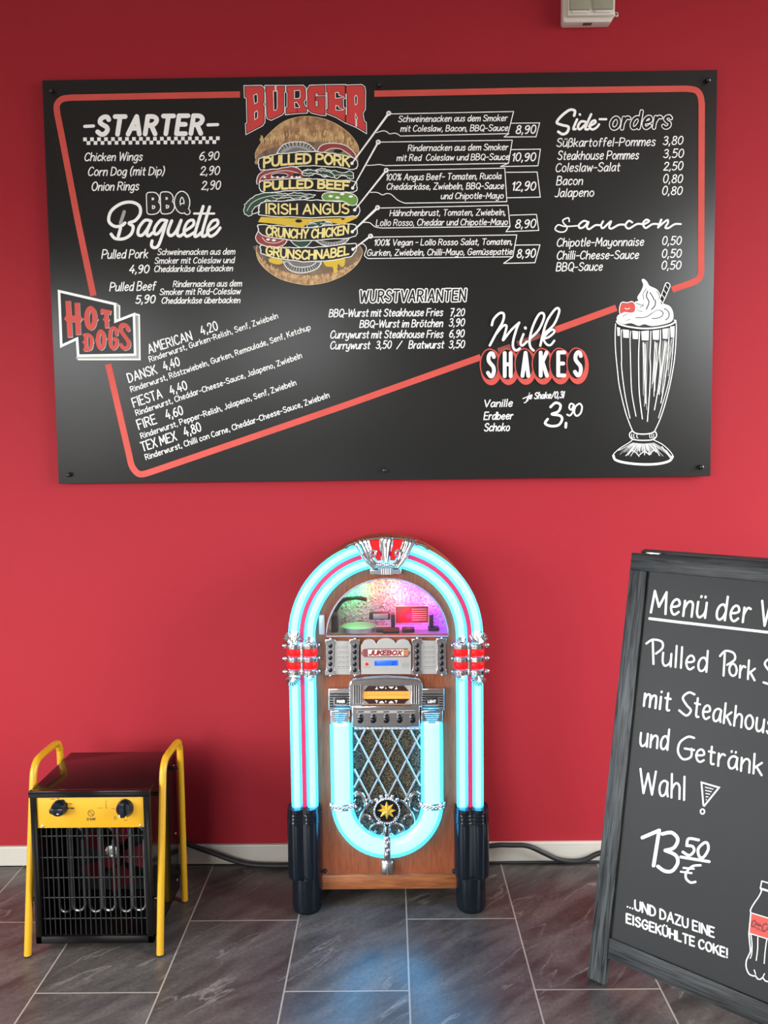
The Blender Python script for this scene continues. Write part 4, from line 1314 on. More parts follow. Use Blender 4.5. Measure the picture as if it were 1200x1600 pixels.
# milk shake glass drawing
p = bp()
z = Z(950, 425, 10.0)
GY = M['grey_chalk']
p.fill(sm2(z([(150, 770), (140, 700), (200, 650), (330, 620), (440, 560), (420, 470), (470, 450), (460, 390), (520, 290), (550, 200), (525, 125), (560, 108), (610, 150), (650, 215), (760, 270), (820, 360), (850, 480), (960, 530), (1015, 620), (1015, 740), (930, 800), (700, 845), (570, 815), (480, 840), (360, 800), (240, 815)]), True, 5), M['chalk'], 0)
for pl, w in (([(600, 260), (550, 340), (560, 430)], 1.0), ([(620, 300), (600, 380), (640, 470), (600, 580)], 1.6), ([(655, 320), (700, 390), (720, 440)], 1.4),
              ([(740, 440), (735, 520), (680, 585)], 1.6), ([(760, 300), (800, 360), (800, 420)], 1.0), ([(430, 712), (530, 715), (620, 690), (690, 640)], 1.2),
              ([(820, 600), (862, 640), (830, 700), (750, 725), (690, 725)], 1.3), ([(880, 570), (945, 620), (950, 700), (900, 750)], 1.4),
              ([(230, 700), (260, 670), (300, 655)], 0.9), ([(440, 490), (500, 510), (555, 520), (500, 550)], 1.0), ([(700, 640), (760, 600), (820, 600)], 0.9), ([(280, 760), (350, 735)], 0.8), ([(450, 600), (540, 620)], .8)):
    p.line(sm2(z(pl), False, 5), w, BK, 1)
p.fill(sm2(z([(190, 650), (185, 560), (215, 480), (300, 480), (380, 465), (425, 520), (420, 610), (360, 640), (260, 630)]), True, 5), M['coral'], 2)
p.line(sm2(z([(190, 655), (180, 560), (215, 475), (300, 478), (380, 462), (428, 520), (422, 615), (360, 642), (260, 632)]), True, 5), 1.3, CH, 3, cyc=True)
p.line(sm2(z([(265, 565), (300, 580), (340, 565)]), False, 4), 1.0, CH, 3)
p.fill(z([(835, 530), (815, 400), (900, 175), (935, 165), (970, 200), (960, 250), (850, 510)]), BK, 1)
p.line(sm2(z([(815, 405), (860, 290), (895, 190), (930, 168), (968, 200), (950, 270), (835, 530)]), False, 4), 1.4, CH, 3)
for k in range(5):
    y = 200 + k * 75; x = 905 - k * 28
    p.line(z([(x - 10, y), (x + 30, y + 55)]), 1.0, CH, 3)
p.fill(sm2(z([(130, 780), (300, 842), (520, 868), (760, 862), (960, 820), (1060, 775), (1055, 830), (760, 930), (560, 935), (330, 905), (130, 840)]), True, 4), BK, 1)
p.line(sm2(z([(135, 770), (180, 815), (320, 855), (540, 882), (760, 872), (960, 830), (1055, 775), (1040, 755)]), False, 6), 2.5, CH, 4)
for (x0, x1, y0, y1) in ((140, 190, 860, 1000), (232, 330, 895, 1030), (380, 475, 915, 1050), (520, 640, 925, 1070), (695, 800, 915, 1060), (850, 938, 890, 1045), (972, 1040, 855, 1025)):
    p.fill(z([(x0, y0), (x1, y0 + (12 if x0 < 500 else -12)), (x1 - 6, y1), (x0 + 8, y1 - 5)]), CH, 3)
z2 = Z(940, 570, 9.23)


def gl(a, b, w=1.35, m=CH, ly=3):
    p.line(sm2(z(a) + z2(b), False, 5), w, m, ly)


gl([(120, 810), (112, 950), (118, 1230), (150, 1560)], [(260, 330), (350, 700), (445, 950)], 1.5)
gl([(1065, 790), (1066, 950), (1050, 1250)], [(1030, 60), (960, 400), (860, 740), (768, 950)], 1.5)
gl([(212, 905), (205, 1000), (212, 1330)], [(290, 60), (340, 450), (410, 770)], 1.4)
gl([(355, 925), (345, 1050), (350, 1330)], [(420, 60), (435, 400), (495, 740)], 1.4)
gl([(495, 930), (485, 1100), (478, 1330)], [(535, 60), (545, 420), (588, 780)], 1.6)
gl([(668, 925), (665, 1100), (655, 1330)], [(705, 60), (690, 420), (660, 815)], 1.6)
gl([(822, 905), (818, 1100), (808, 1330)], [(845, 60), (815, 350), (762, 650)], 1.5)
gl([(955, 880), (950, 1100), (925, 1400)], [(940, 20), (910, 250), (855, 550)], 1.4)
gl([(1035, 900), (1015, 1200), (985, 1500)], [(1000, 60), (950, 320), (820, 765)], 1.2)
rq = random.Random(11)
for (xc, sprd, y0, ye, n) in ((590, 50, 1075, 660, 11), (770, 40, 1080, 500, 8), (895, 45, 1060, 440, 8), (1000, 25, 1040, 180, 5)):
    for i in range(n):
        x = xc + rq.uniform(-sprd, sprd)
        e = z2([(630 + (xc - 590) * .84 + rq.uniform(-30, 25) - (0 if xc < 700 else 40), ye - rq.uniform(0, 260))])
        p.line(z([(x, y0 + rq.uniform(0, 60))]) + e, rq.uniform(0.6, 1.5), rq.choice([CH, GY, GY]), 2)
p.line(sm2(z2([(445, 955), (408, 985), (405, 1030), (450, 1075), (600, 1090), (740, 1078), (790, 1030), (788, 985), (765, 960)]), False, 5), 1.7, CH, 4)
p.line(sm2(z2([(445, 955), (500, 990), (610, 1000), (720, 985), (768, 955)]), False, 5), 1.9, CH, 4)
for x in (440, 470, 515, 700, 730, 758):
    p.line(sm2(z2([(x - 4, 1000), (x - 8, 1040), (x + 8, 1056)]), False, 3), 1.0, CH, 4)
p.fill(sm2(z2([(440, 1100), (300, 1180), (180, 1290), (190, 1360), (420, 1420), (700, 1425), (960, 1390), (1020, 1310), (940, 1210), (780, 1110), (600, 1130)]), True, 5), BK, 1)
for i in range(60):
    t = i / 59.0
    a = (455 + 300 * t, 1125 + 15 * math.sin(PI * t)); b = (200 + 800 * t, 1290 + rq.uniform(-30, 40))
    k = rq.uniform(0.45, 1.0)
    p.line(z2([a, (a[0] + (b[0] - a[0]) * k, a[1] + (b[1] - a[1]) * k)]), rq.uniform(0.5, 1.1), rq.choice([CH, GY, GY]), 2)
for pl in ([(470, 1160), (400, 1260), (350, 1310)], [(400, 1260), (440, 1240), (490, 1260), (540, 1320)], [(545, 1300), (620, 1250), (690, 1300)], [(555, 1150), (545, 1240)], [(660, 1140), (690, 1300)],
           [(690, 1300), (740, 1240), (800, 1250)], [(750, 1150), (835, 1310)], [(870, 1180), (990, 1340)], [(930, 1240), (1000, 1320)]):
    p.line(sm2(z2(pl), False, 4), 1.3, CH, 4)
p.line(sm2(z2([(440, 1085), (400, 1120), (270, 1200), (180, 1280), (165, 1330)]), False, 5), 1.2, CH, 4)
p.line(sm2(z2([(755, 1085), (880, 1150), (980, 1240), (1030, 1310)]), False, 5), 1.2, CH, 4)
p.line(sm2(z2([(170, 1310), (200, 1370), (330, 1410), (560, 1435), (800, 1430), (970, 1390), (1025, 1325)]), False, 6), 3.6, CH, 5)
p.build('milk_shake_drawing', board)

# ------------------------------------------------------------------ jukebox
YT = -0.262
xl = at(450, 990, YT).x; xr = at(755, 990, YT).x
JC = (xl + xr) / 2; JR = (xr - xl) / 2
zt = at(603, 843, YT).z
JZ = zt - JR
zb = at(470, 1268, YT).z
YF = -0.245
juke = thing('jukebox', 'retro jukebox with glowing cyan tubes and chrome trim, standing against the red wall', 'jukebox', (JC, -0.15, 0))


def pj(pts, y):
    return [(q.x, q.z) for q in (at(a, b, y) for a, b in pts)]


def pj3(pts, y):
    return [at(a, b, y) for a, b in pts]


def archpath(d, z0, n=40):
    r = JR - d
    pts = [(Vector((JC - r, 0, z0)), Vector((-1, 0, 0)))]
    for i in range(n + 1):
        a = PI - PI * i / n
        pts.append((Vector((JC + r * math.cos(a), 0, JZ + r * math.sin(a))), Vector((math.cos(a), 0, math.sin(a)))))
    pts.append((Vector((JC + r, 0, z0)), Vector((1, 0, 0))))
    return pts


# cabinet: front panel with the window opening, shell and back
def archline(r, z0, n=40):
    return [(JC - r, z0)] + [(JC + r * math.cos(PI - PI * i / n), JZ + r * math.sin(PI - PI * i / n)) for i in range(n + 1)] + [(JC + r, z0)]


zc0 = at(606, 1366, YF).z
wnd = pj(ell(606, 992, 93, 88, 30, PI, 2 * PI, False), YF)
fp = MB().plate([archline(JR - 0.006, zc0), wnd], YF, YF + 0.012, 0.0)
fp.build('front_panel', M['wood'], juke)
sh = MB().plate([archline(JR - 0.004, zc0 - 0.03), archline(JR - 0.018, zc0 - 0.032)], YF + 0.012, -0.048, 0.0)
sh.build('cabinet_shell', M['wood'], juke)
MB().plate([archline(JR - 0.018, zc0 - 0.02)], -0.058, -0.050).build('back_panel', M['mat_black'], juke)
r0 = at(500, 1390, YF - .008); r1 = at(714, 1366, YF - .008)
MB().box(r0.x, r1.x, YF - 0.008, YF + 0.02, r0.z, r1.z, 0.0015).build('base_rail', M['rail_wood'], juke)
MB().box(JC - JR + 0.02, JC + JR - 0.02, YF + 0.02, -0.06, r0.z + 0.004, r0.z + 0.016).build('bottom_board', M['mat_black'], juke)

# arch light tubes (a double tube with a stripe between)
circ = [(math.cos(2 * PI * i / 14), math.sin(2 * PI * i / 14)) for i in range(14)]
for d in (0.016, 0.060):
    path = [(Vector((q.x, YT, q.z)), o) for q, o in archpath(d, zb)]
    tb = MB().sweep(path, [(a * 0.0158, b * 0.0168) for a, b in circ]).build('light_tube', M['tube'], juke)
    MB().sweep([(q + Vector((0, 0, 0)), o) for q, o in path], [(a * 0.0085, b * 0.0085) for a, b in circ]).build('tube_core', M['core'], tb)
path = [(Vector((q.x, YT, q.z)), o) for q, o in archpath(0.038, zb)]
MB().sweep(path, [(-0.0055, -0.009), (0.0055, -0.009), (0.0055, 0.004), (-0.0055, 0.004)]).build('tube_stripe', M['stripe'], juke)

# black feet: double-lobed sleeve with rings above a plain round foot
for s, (pxa, pxb, fxa, fxb, ytop, ymid) in ((-1, (450, 502, 457.5, 503, 1268, 1376)), (1, (709.5, 764, 713, 759, 1268, 1374))):
    fy = -0.2585
    xa, xb = at(pxa, 1330, fy).x, at(pxb, 1330, fy).x
    za, zm = at(pxa, ytop, fy - .03).z, at(pxa, ymid, fy - .03).z
    mx = (xa + xb) / 2; hw = (xb - xa) / 2

    def lobes(k):
        out = []
        lr = hw * 0.62 * k
        for (cx, a0, a1) in ((mx - hw + hw * .62, 0.29 * PI, 1.71 * PI), (mx + hw - hw * .62, -0.71 * PI, 0.71 * PI)):
            for i in range(17):
                a = a0 + (a1 - a0) * i / 16
                out.append((cx + lr * math.cos(a), fy + lr * 1.30 * math.sin(a)))
        return out

    mb = MB()
    prof = [(za + .004, .93), (za - .004, .96), (za - .010, .93), (za - .013, .98), (za - .020, .95), (za - .023, 1.0), (za - .030, .97), (za - .033, 1.02), (za - .040, .99), (za - .043, 1.0), (zm + .01, 1.0), (zm + .002, .97), (zm, .90)]
    vs = []; fs = []
    n = len(lobes(1))
    for zz, k in prof:
        vs += [Vector((x, y, zz)) for x, y in lobes(k)]
    for i in range(len(prof) - 1):
        for j in range(n):
            fs.append([i * n + j, i * n + (j + 1) % n, (i + 1) * n + (j + 1) % n, (i + 1) * n + j])
    fs.append(list(range(n))); fs.append([(len(prof) - 1) * n + j for j in range(n)])
    mb.add(vs, fs)
    sl = mb.build('sleeve', M['gloss_black'], juke)
    for (kx, ky) in (((500, 1268), (508, 1361)) if s < 0 else ((712, 1268), (709, 1361))):
        q = at(kx, ky, YF - .005)
        MB().ball((q.x, q.y, q.z), .006, .006, .006).build('sleeve_screw', M['gloss_black'], sl)
    fxa, fxb = at(fxa, 1412, fy).x, at(fxb, 1412, fy).x
    fr = (fxb - fxa) / 2
    MB().lathe(((fxa + fxb) / 2, fy, 0), (0, 0, 1), [(fr * .90, 0.0), (fr * .97, .004), (fr, .010), (fr, zm + .004)], 32).build('foot', M['gloss_black'], juke)
for s in (-1, 1):
    MB().box(JC + s * (JR - .06) - .03, JC + s * (JR - .06) + .03, -0.13, -0.08, 0.0, r0.z + .004, .003).build('rear_foot', M['mat_black'], juke)

# chrome side clasps round the tubes
for s, cpx in ((-1, 471.5), (1, 733.5)):
    cl = None
    mb = MB()
    cxw = at(cpx, 1030, -0.28).x
    hw2 = 0.044
    yrow = (1011, 1031.5, 1052)

    def band(mb, zc, h, dr, mi=0, inset=0.0):
        """a ring following both lobes, rounded in section"""
        for lobe in (-1, 1):
            lc = cxw + lobe * 0.0215
            rr = 0.0225 + dr
            pr = [(rr - .004, -h / 2), (rr - .0005, -h / 3), (rr, 0), (rr - .0005, h / 3), (rr - .004, h / 2)]
            vs = []; fs = []
            nn = 20
            a0, a1 = ((PI * .92, PI * 2.0 - .25) if lobe < 0 else (PI + .25, PI * 2.08))
            for i in range(nn + 1):
                a = a0 + (a1 - a0) * i / nn
                for (r, h2) in pr:
                    vs.append(Vector((lc + r * math.cos(a), -0.262 + r * 1.05 * math.sin(a), zc + h2)))
            for i in range(nn):
                for j in range(len(pr) - 1):
                    fs.append([i * 5 + j, (i + 1) * 5 + j, (i + 1) * 5 + j + 1, i * 5 + j + 1])
            mb.add(vs, fs, mi)
    for py in yrow:
        zc = at(cpx, py, -0.285).z
        band(mb, zc, 0.0165, 0.0034)
        mb.ball((cxw + s * 0.0480, -0.262, zc), 0.011, 0.011, 0.0085)
        mb.ball((cxw - s * 0.044, -0.262, zc), 0.007, 0.008, 0.0065)
        mb.box(cxw - .006, cxw + .006, -0.283, -0.262, zc - .007, zc + .007, .002)
    za_, zb_ = at(cpx, 1005, -.285).z, at(cpx, 1056, -.285).z
    mb.box(cxw - .0035, cxw + .0035, -0.279, -0.262, zb_, za_, .001)
    # shells fanned above and below the outer lobe
    for (px2, py2, sgn, sz) in ((cpx + s * 14, 1006, 1, 1.0), (cpx - s * 12, 1008, 1, .62), (cpx + s * 14, 1056, -1, .78), (cpx - s * 12, 1054, -1, .5)):
        q = at(px2, py2, -0.281)
        for k in range(9):
            a = R(-62 + 15.5 * k)
            ln = 0.036 * sz * (0.72 + .28 * math.cos(a))
            tip = Vector((q.x + math.sin(a) * ln * .9, q.y + .004, q.z + sgn * math.cos(a) * ln))
            mb.tube([q, (q + tip) / 2 + Vector((0, -.006, 0)), tip], [.0024, .0042, .0034], 6)
    cl = mb.build('side_clasp', M['chrome_cast'], juke)
    for a_, b_ in ((0, 1), (1, 2)):
        za2 = at(cpx, (yrow[a_] + yrow[b_]) / 2, -0.285).z
        mr = MB()
        band(mr, za2, 0.0225, -0.0006)
        mr.build('red_band', M['red_gem'], cl)

# crest on top of the arch
z = Z(540, 830, 9.23)


def cr(pts, y, dy=None):
    out = []
    for i, (a, b) in enumerate(z(pts)):
        yy = y if dy is None else y + dy[i]
        out.append(at(a, b, yy))
    return out


mb = MB()
for pl in ([(140, 165), (215, 300), (300, 440), (395, 540)], [(200, 135), (265, 270), (335, 400), (420, 520)], [(262, 125), (310, 260), (370, 380), (440, 500)], [(312, 125), (345, 240), (372, 300)],
           [(1000, 130), (925, 270), (850, 420), (765, 530)], [(940, 120), (880, 250), (815, 390), (735, 510)], [(885, 115), (845, 250), (790, 370), (715, 490)], [(852, 125), (815, 240), (780, 300)]):
    pts = cr(pl, -0.286)
    pts = [pts[0] + Vector((0, 0.022, -0.004))] + [q + Vector((0, 0.001, 0)) for q in pts[:1]] + pts[1:]
    mb.tube(smooth_pts(pts, False, 5), 0.0046, 8)
mb.tube(smooth_pts(cr([(300, 128), (400, 112), (590, 100), (780, 108), (860, 122)], -0.284), False, 4), 0.0035, 8)
# centre bar with two flutes
for pl in ([(520, 100), (535, 250), (555, 440)], [(650, 100), (625, 250), (600, 440)], [(585, 100), (580, 250), (577, 440)]):
    pts = cr(pl, -0.289)
    mb.tube(smooth_pts([pts[0] + Vector((0, .02, -.003))] + pts, False, 5), 0.0052, 8)
for sg in (-1, 1):
    c0 = [(575 + sg * q[0], q[1]) for q in ((205, 300), (170, 270), (138, 300), (150, 345), (180, 340))]
    mb.tube(smooth_pts(cr(c0, -0.292), False, 6), [.0034] * 24 + [.0022], 7) if False else mb.tube(smooth_pts(cr(c0, -0.292), False, 6), 0.0032, 7)
    c1 = [(575 + sg * q[0], q[1]) for q in ((215, 310), (200, 400), (150, 460), (90, 480), (30, 470))]
    mb.tube(smooth_pts(cr(c1, -0.291), False, 6), 0.0042, 8)
for i in range(9):
    q = cr([(460 + i * 29, 485 + 10 * math.sin(i * 1.7))], -0.293)[0]
    mb.ball(q, .0035, .003, .0045, n=8)
bp_ = pj(z([(355, 548), (450, 560), (500, 528), (650, 528), (705, 560), (805, 545), (800, 612), (700, 630), (590, 635), (460, 630), (358, 618)]), -0.272)
mb.plate([bp_], -0.274, -0.250, 0.002)
for k in range(5):
    q = pj3(z([(520 + k * 32, 540), (522 + k * 31, 625)]), -0.276)
    mb.tube(q, .0016, 6)
fan = pj(z([(150, 160), (300, 125), (590, 92), (860, 118), (1000, 135), (880, 350), (770, 540), (385, 540), (270, 360)]), -0.270)
mb.plate([fan], -0.270, -0.255, 0.001)
for sg, pl in ((-1, [(0, 250), (50, 205), (110, 185), (140, 200)]), (1, [(1000, 195), (1060, 190), (1130, 215), (1190, 265)])):
    mb.tube(smooth_pts(cr(pl, -0.268), False, 5), 0.0048, 8)
crest = mb.build('crest', M['chrome'], juke)
for pl in ([(325, 142), (482, 124), (512, 420), (462, 432), (395, 330)], [(690, 122), (848, 135), (772, 320), (705, 425), (640, 420)]):
    MB().plate([pj(z(pl), -0.281)], -0.2815, -0.268, 0.0015).build('red_panel', M['red_gem'], crest)

# compact-disc window: recess, foil, machinery, acrylic cover
wx0, wx1 = wnd[0][0], wnd[-1][0]
wz0 = wnd[0][1]
wzt = max(q[1] for q in wnd)
cav = MB()
cav.plate([[(JC - .5 * (wx1 - wx0) - .02 + (wx0 + wx1) / 2 - JC, wz0 - .01), (wx0 - .02, wzt + .02), (wx1 + .02, wzt + .02), (wx1 + .02, wz0 - .01)]], -0.112, -0.108)
cav.build('foil_backdrop', M['foil'], juke)
MB().box(wx0 - .02, wx1 + .02, -0.232, -0.110, wz0 - .012, wz0 - .002).build('disc_deck', M['mech_grey'], juke)
sd = MB()
sd.box(wx0 - .02, wx0 - .012, -0.232, -0.112, wz0 - .01, wzt + .02)
sd.box(wx1 + .012, wx1 + .02, -0.232, -0.112, wz0 - .01, wzt + .02)
sd.box(wx0 - .02, wx1 + .02, -0.232, -0.112, wzt + .015, wzt + .022)
sd.build('recess_lining', M['foil'], juke)
z = Z(480, 880, 5.0)
YM = -0.185
q = at(*z([(405, 468)])[0], YM)
dk = wz0 - .002
MB().lathe((q.x, YM, dk), (0, 0, 1), [(.044, 0), (.044, .012), (.040, .014)], 28).build('turntable', M['mech_grey'], juke)
MB().lathe((q.x, YM, dk + .0135), (0, 0, 1), [(.050, 0), (.050, .0016), (.010, .0018)], 36).build('disc', M['disc'], juke)
def mbox(nm, p0, p1, yy, y0, y1, zlow=None, zhigh=None, bev=.002):
    a = at(*z([p0])[0], yy); b = at(*z([p1])[0], yy)
    return MB().box(a.x, b.x, y0, y1, a.z if zlow is None else zlow, b.z if zhigh is None else zhigh, bev).build(nm, M['mat_black'], juke)


mech = mbox('disc_changer', (485, 440), (648, 392), -.18, -.185, -.15)
mbox('changer_post', (655, 470), (685, 400), -.18, -.185, -.15, dk)
mbox('card_post', (955, 470), (985, 400), -.18, -.185, -.15, dk)
mbox('post_foot', (945, 480), (1030, 460), -.19, -.20, -.16, dk, dk + .008)
mbox('pickup_arm', (540, 500), (720, 475), -.20, -.215, -.190, dk, dk + .011, .003)
mbox('pickup_head', (590, 520), (720, 475), -.215, -.228, -.2155, dk, dk + .009, .003)
mbox('pickup_motor', (740, 520), (838, 475), -.21, -.222, -.195, dk, dk + .013, .004)
mbox('side_block', (190, 520), (240, 400), -.20, -.21, -.16, dk, None, .003)
MB().tube(smooth_pts(pj3(z([(200, 420), (270, 300), (370, 270), (465, 285)]), -.15), False, 6), .006, 8).build('curved_arm', M['mat_black'], juke)
a = at(*z([(515, 436)])[0], -.186); b = at(*z([(632, 396)])[0], -.186)
MB().box(a.x, b.x, -.1875, -.184, a.z, b.z, .001).build('mechanism_screen', M['mech_grey'], mech)
a = at(*z([(692, 468)])[0], -.18); b = at(*z([(945, 335)])[0], -.18)
card = MB().box(a.x, b.x, -.178, -.172, a.z, b.z, .001).build('title_card', M['red_card'], juke)
mb = MB()
for k in range(6):
    zz = a.z + (b.z - a.z) * (0.15 + .13 * k)
    mb.box(a.x + (b.x - a.x) * .5, b.x - .004, -.1795, -.178, zz, zz + .0018)
for (x0, x1, z0, z1) in ((a.x - .002, b.x + .002, b.z - .001, b.z + .001), (a.x - .002, a.x, a.z, b.z), (b.x, b.x + .002, a.z, b.z)):
    mb.box(x0, x1, -.1795, -.172, z0, z1)
mb.build('card_frame', M['plastic_white'], card)
# small coloured lamps inside the disc recess
for nm, (px, py), yy, col, en in (('green_lamp', (552, 932), -.150, (0.02, 1, 0.25), 1.3), ('red_lamp', (610, 914), -.155, (1, 0.06, 0.03), 1.3), ('orange_lamp', (625, 935), -.150, (1, 0.22, 0.06), .4), ('violet_lamp', (668, 945), -.155, (0.22, 0.03, 1.0), 2.0), ('white_lamp', (583, 930), -.19, (1, .95, .85), .05), ('pink_lamp', (640, 968), -.205, (1, 0.03, 0.40), .16)):
    ld = bpy.data.lights.new(nm, 'POINT')
    ld.energy = en; ld.color = col; ld.shadow_soft_size = 0.010
    lo = bpy.data.objects.new(nm, ld)
    q = at(px, py, yy)
    lo.location = Vector((q.x - JC, yy + 0.15, q.z))
    lo.parent = juke
    C.objects.link(lo)
# cover
cov = pj(ell(605, 994, 95, 90, 30, PI, 2 * PI, False), YF - .008)
cv = MB().plate([cov], YF - .010, YF - .007).build('window_cover', M['acrylic'], juke)
MB().tube([Vector((x, YF - .009, zz)) for x, zz in cov], .0022, 8, cyc=True).build('cover_rim', M['frosted_edge'], cv)
a = at(499, 991, YF - .006); b = at(507, 961, YF - .006)
MB().box(a.x, b.x, YF - .012, YF, a.z, b.z, .002).build('cover_hinge', M['silver'], cv)

# control panel
z = Z(500, 985, 5.714)
YP = YF - 0.012
sc_ = [(365, 392), (365, 135)]
for (c, hw_, top, base) in ((438, 66, 80, 130), (590, 92, 72, 130), (740, 68, 80, 130)):
    for i in range(9):
        t = -1 + i / 4.0
        sc_.append((c + hw_ * t, base - (base - top) * math.sqrt(max(0, 1 - t * t))))
sc_ += [(815, 135), (815, 392)]
mb = MB()
mb.plate([pj(z(sc_), YP)], YP, YF, 0.0015)
mb.plate([pj(z([(130, 395), (130, 96), (275, 96), (275, 395)]), YP + .003)], YP + .003, YF, .001)
mb.plate([pj(z([(900, 390), (900, 92), (1050, 92), (1050, 390)]), YP + .003)], YP + .003, YF, .001)
cp = mb.build('control_panel', M['silver'], juke)
for (cx, y0, y1) in ((92, 80, 400), (310, 78, 398), (866, 74, 396), (1085, 72, 394)):
    mb = MB()
    mb.plate([pj(z([(cx - 46, y1), (cx - 46, y1 - 40), (cx - 38, y1 - 50), (cx - 38, y0 + 50), (cx - 46, y0 + 40), (cx - 46, y0), (cx + 46, y0), (cx + 46, y0 + 40), (cx + 38, y0 + 50), (cx + 38, y1 - 50), (cx + 46, y1 - 40), (cx + 46, y1)]), YP - .002)], YP - .003, YF, .0015)
    for (dx, yy) in ((0, y0 - 2), (0, y1 + 2)):
        q = at(*z([(cx + dx, yy)])[0], YP)
        mb.ball(q, .0035, .004, .0045, n=10)
    for k in range(4):
        yy = 165 + k * 54 - (0 if cx < 500 else 4)
        qq = pj3(z([(cx - 34, yy), (cx + 34, yy)]), YP - .0034)
        mb.tube(qq, .0007, 5)
    st_ = mb.build('button_strip', M['chrome'], cp)
    for k in range(5):
        q = at(*z([(cx, 138 + k * 54 - (0 if cx < 500 else 5))])[0], YP - .003)
        MB().lathe((q.x, YP - .002, q.z), (0, -1, 0), [(.0062, 0), (.0062, .003), (.0052, .0062), (.002, .0072)], 16).build('button', M['gloss_black'], st_)
# cards with printed song lines
for (x0, x1) in ((142, 262), (912, 1035)):
    pc = Paint((0, YP + .003, 0), (0, -1, 0), .0004)
    for k in range(5):
        y = 148 + k * 44
        pc.line(z([(x0 + 8, y + 16), (x1 - 8, y + 16)]), .35, M['silver_line'])
        for j in range(3):
            xa_ = x0 + 14 + j * 34 + (k * 7) % 11
            pc.line(z([(xa_, y), (xa_ + 20 + (k * 5 + j * 3) % 9, y)]), .9, M['silver_line'])
    pc.build('song_card_print', cp)
lg = MB().plate([pj(z([(362, 200), (395, 162), (780, 160), (808, 198), (780, 238), (395, 240)]), YP - .001)], YP - .002, YP, .0006).build('logo_badge', M['logo'], cp)
pc = Paint((0, YP - .002, 0), (0, -1, 0), .0003)
pc.fill(z([(428, 172), (748, 170), (748, 228), (428, 230)]), M['plastic_white'], 0)
pc.text('JUKEBOX', z([(440, 220)])[0], z([(725, 218)])[0], 6.6, 2.2, M['logo_red'], 1, slant=.25, jitter=0)
for k in range(4):
    pc.line(z([(382 + k * 4, 178 + k * 15), (422, 178 + k * 15)]), .8, M['logo_red'], 1)
    pc.line(z([(755, 178 + k * 14), (792 - k * 3, 178 + k * 14)]), .8, M['dial'], 1)
pc.build('logo_lettering', lg)
a = at(*z([(486, 316)])[0], YP); b = at(*z([(694, 266)])[0], YP)
ds = MB().box(a.x, b.x, YP - .0015, YP + .001, a.z, b.z, .0004).build('display', M['lcd'], cp)
pc = Paint((0, YP - .0016, 0), (0, -1, 0), .0003)
pc.text('21', z([(640, 306)])[0], z([(672, 306)])[0], 4.4, .9, M['lcd_ink'], 0, slant=.1, jitter=0)
pc.build('display_digits', ds)
pc = Paint((0, YP - .0016, 0), (0, -1, 0), .0003)
pc.text('E', z([(496, 304)])[0], z([(506, 304)])[0], 4.0, .8, M['lcd_ink'], 0, slant=0, jitter=0)
pc.build('display_symbol', ds)
q = at(*z([(418, 301)])[0], YP)
MB().ball((q.x, YP, q.z), .0045, .004, .0045).build('sensor_lens', M['red_gem'], cp)
pc = Paint((0, YP, 0), (0, -1, 0), .0003)
pc.line(z([(738, 292), (790, 292), (790, 326), (738, 326)]), .5, M['silver_line'], 0, cyc=True)
pc.line(z([(745, 309), (784, 309)]), .8, M['silver_line'], 0)
pc.build('disc_logo_print', cp)
pc = Paint((0, YP, 0), (0, -1, 0), .0003)
pc.line(z([(388, 328), (450, 328)]), .6, M['silver_line'], 0)
pc.build('sensor_print', cp)

# radio head
z = Z(500, 1055, 5.714)
YR = YF - 0.024
mb = MB()
dome = [(262, 285), (258, 95), (266, 60), (290, 34), (400, 18), (590, 8), (780, 17), (885, 32), (908, 58), (918, 95), (912, 285)]
mb.plate([pj(z(dome), YR), pj(z([(385, 262), (385, 92), (808, 90), (808, 260)]), YR)], YR, YF, 0.004)
mb.plate([pj(z([(285, 462), (285, 275), (890, 272), (890, 460)]), YR)], YR - .002, YF, 0.003)
for x in (302, 322, 342, 360, 822, 842, 862, 882):
    mb.tube(pj3(z([(x, 88), (x, 256)]), YR - .001), .0016, 8)
mb.tube(smooth_pts(pj3(z([(275, 80), (300, 48), (400, 34), (590, 24), (780, 33), (878, 46), (905, 78)]), YR - .001), False, 5), .0026, 8)
mb.tube(pj3(z([(372, 84), (820, 82)]), YR - .001), .0022, 8); mb.tube(pj3(z([(372, 266), (820, 264)]), YR - .001), .0030, 8)
rad = mb.build('radio_head', M['chrome'], juke)
pc = Paint((0, YR, 0), (0, -1, 0), .0004)
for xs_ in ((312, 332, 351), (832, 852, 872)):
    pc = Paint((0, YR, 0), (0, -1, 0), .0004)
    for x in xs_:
        pc.line(z([(x, 92), (x, 250)]), 1.1, M['mat_black'], 0)  # flat black strokes paint the shade between the fins
    pc.build('groove_shade', rad)
mb = MB()
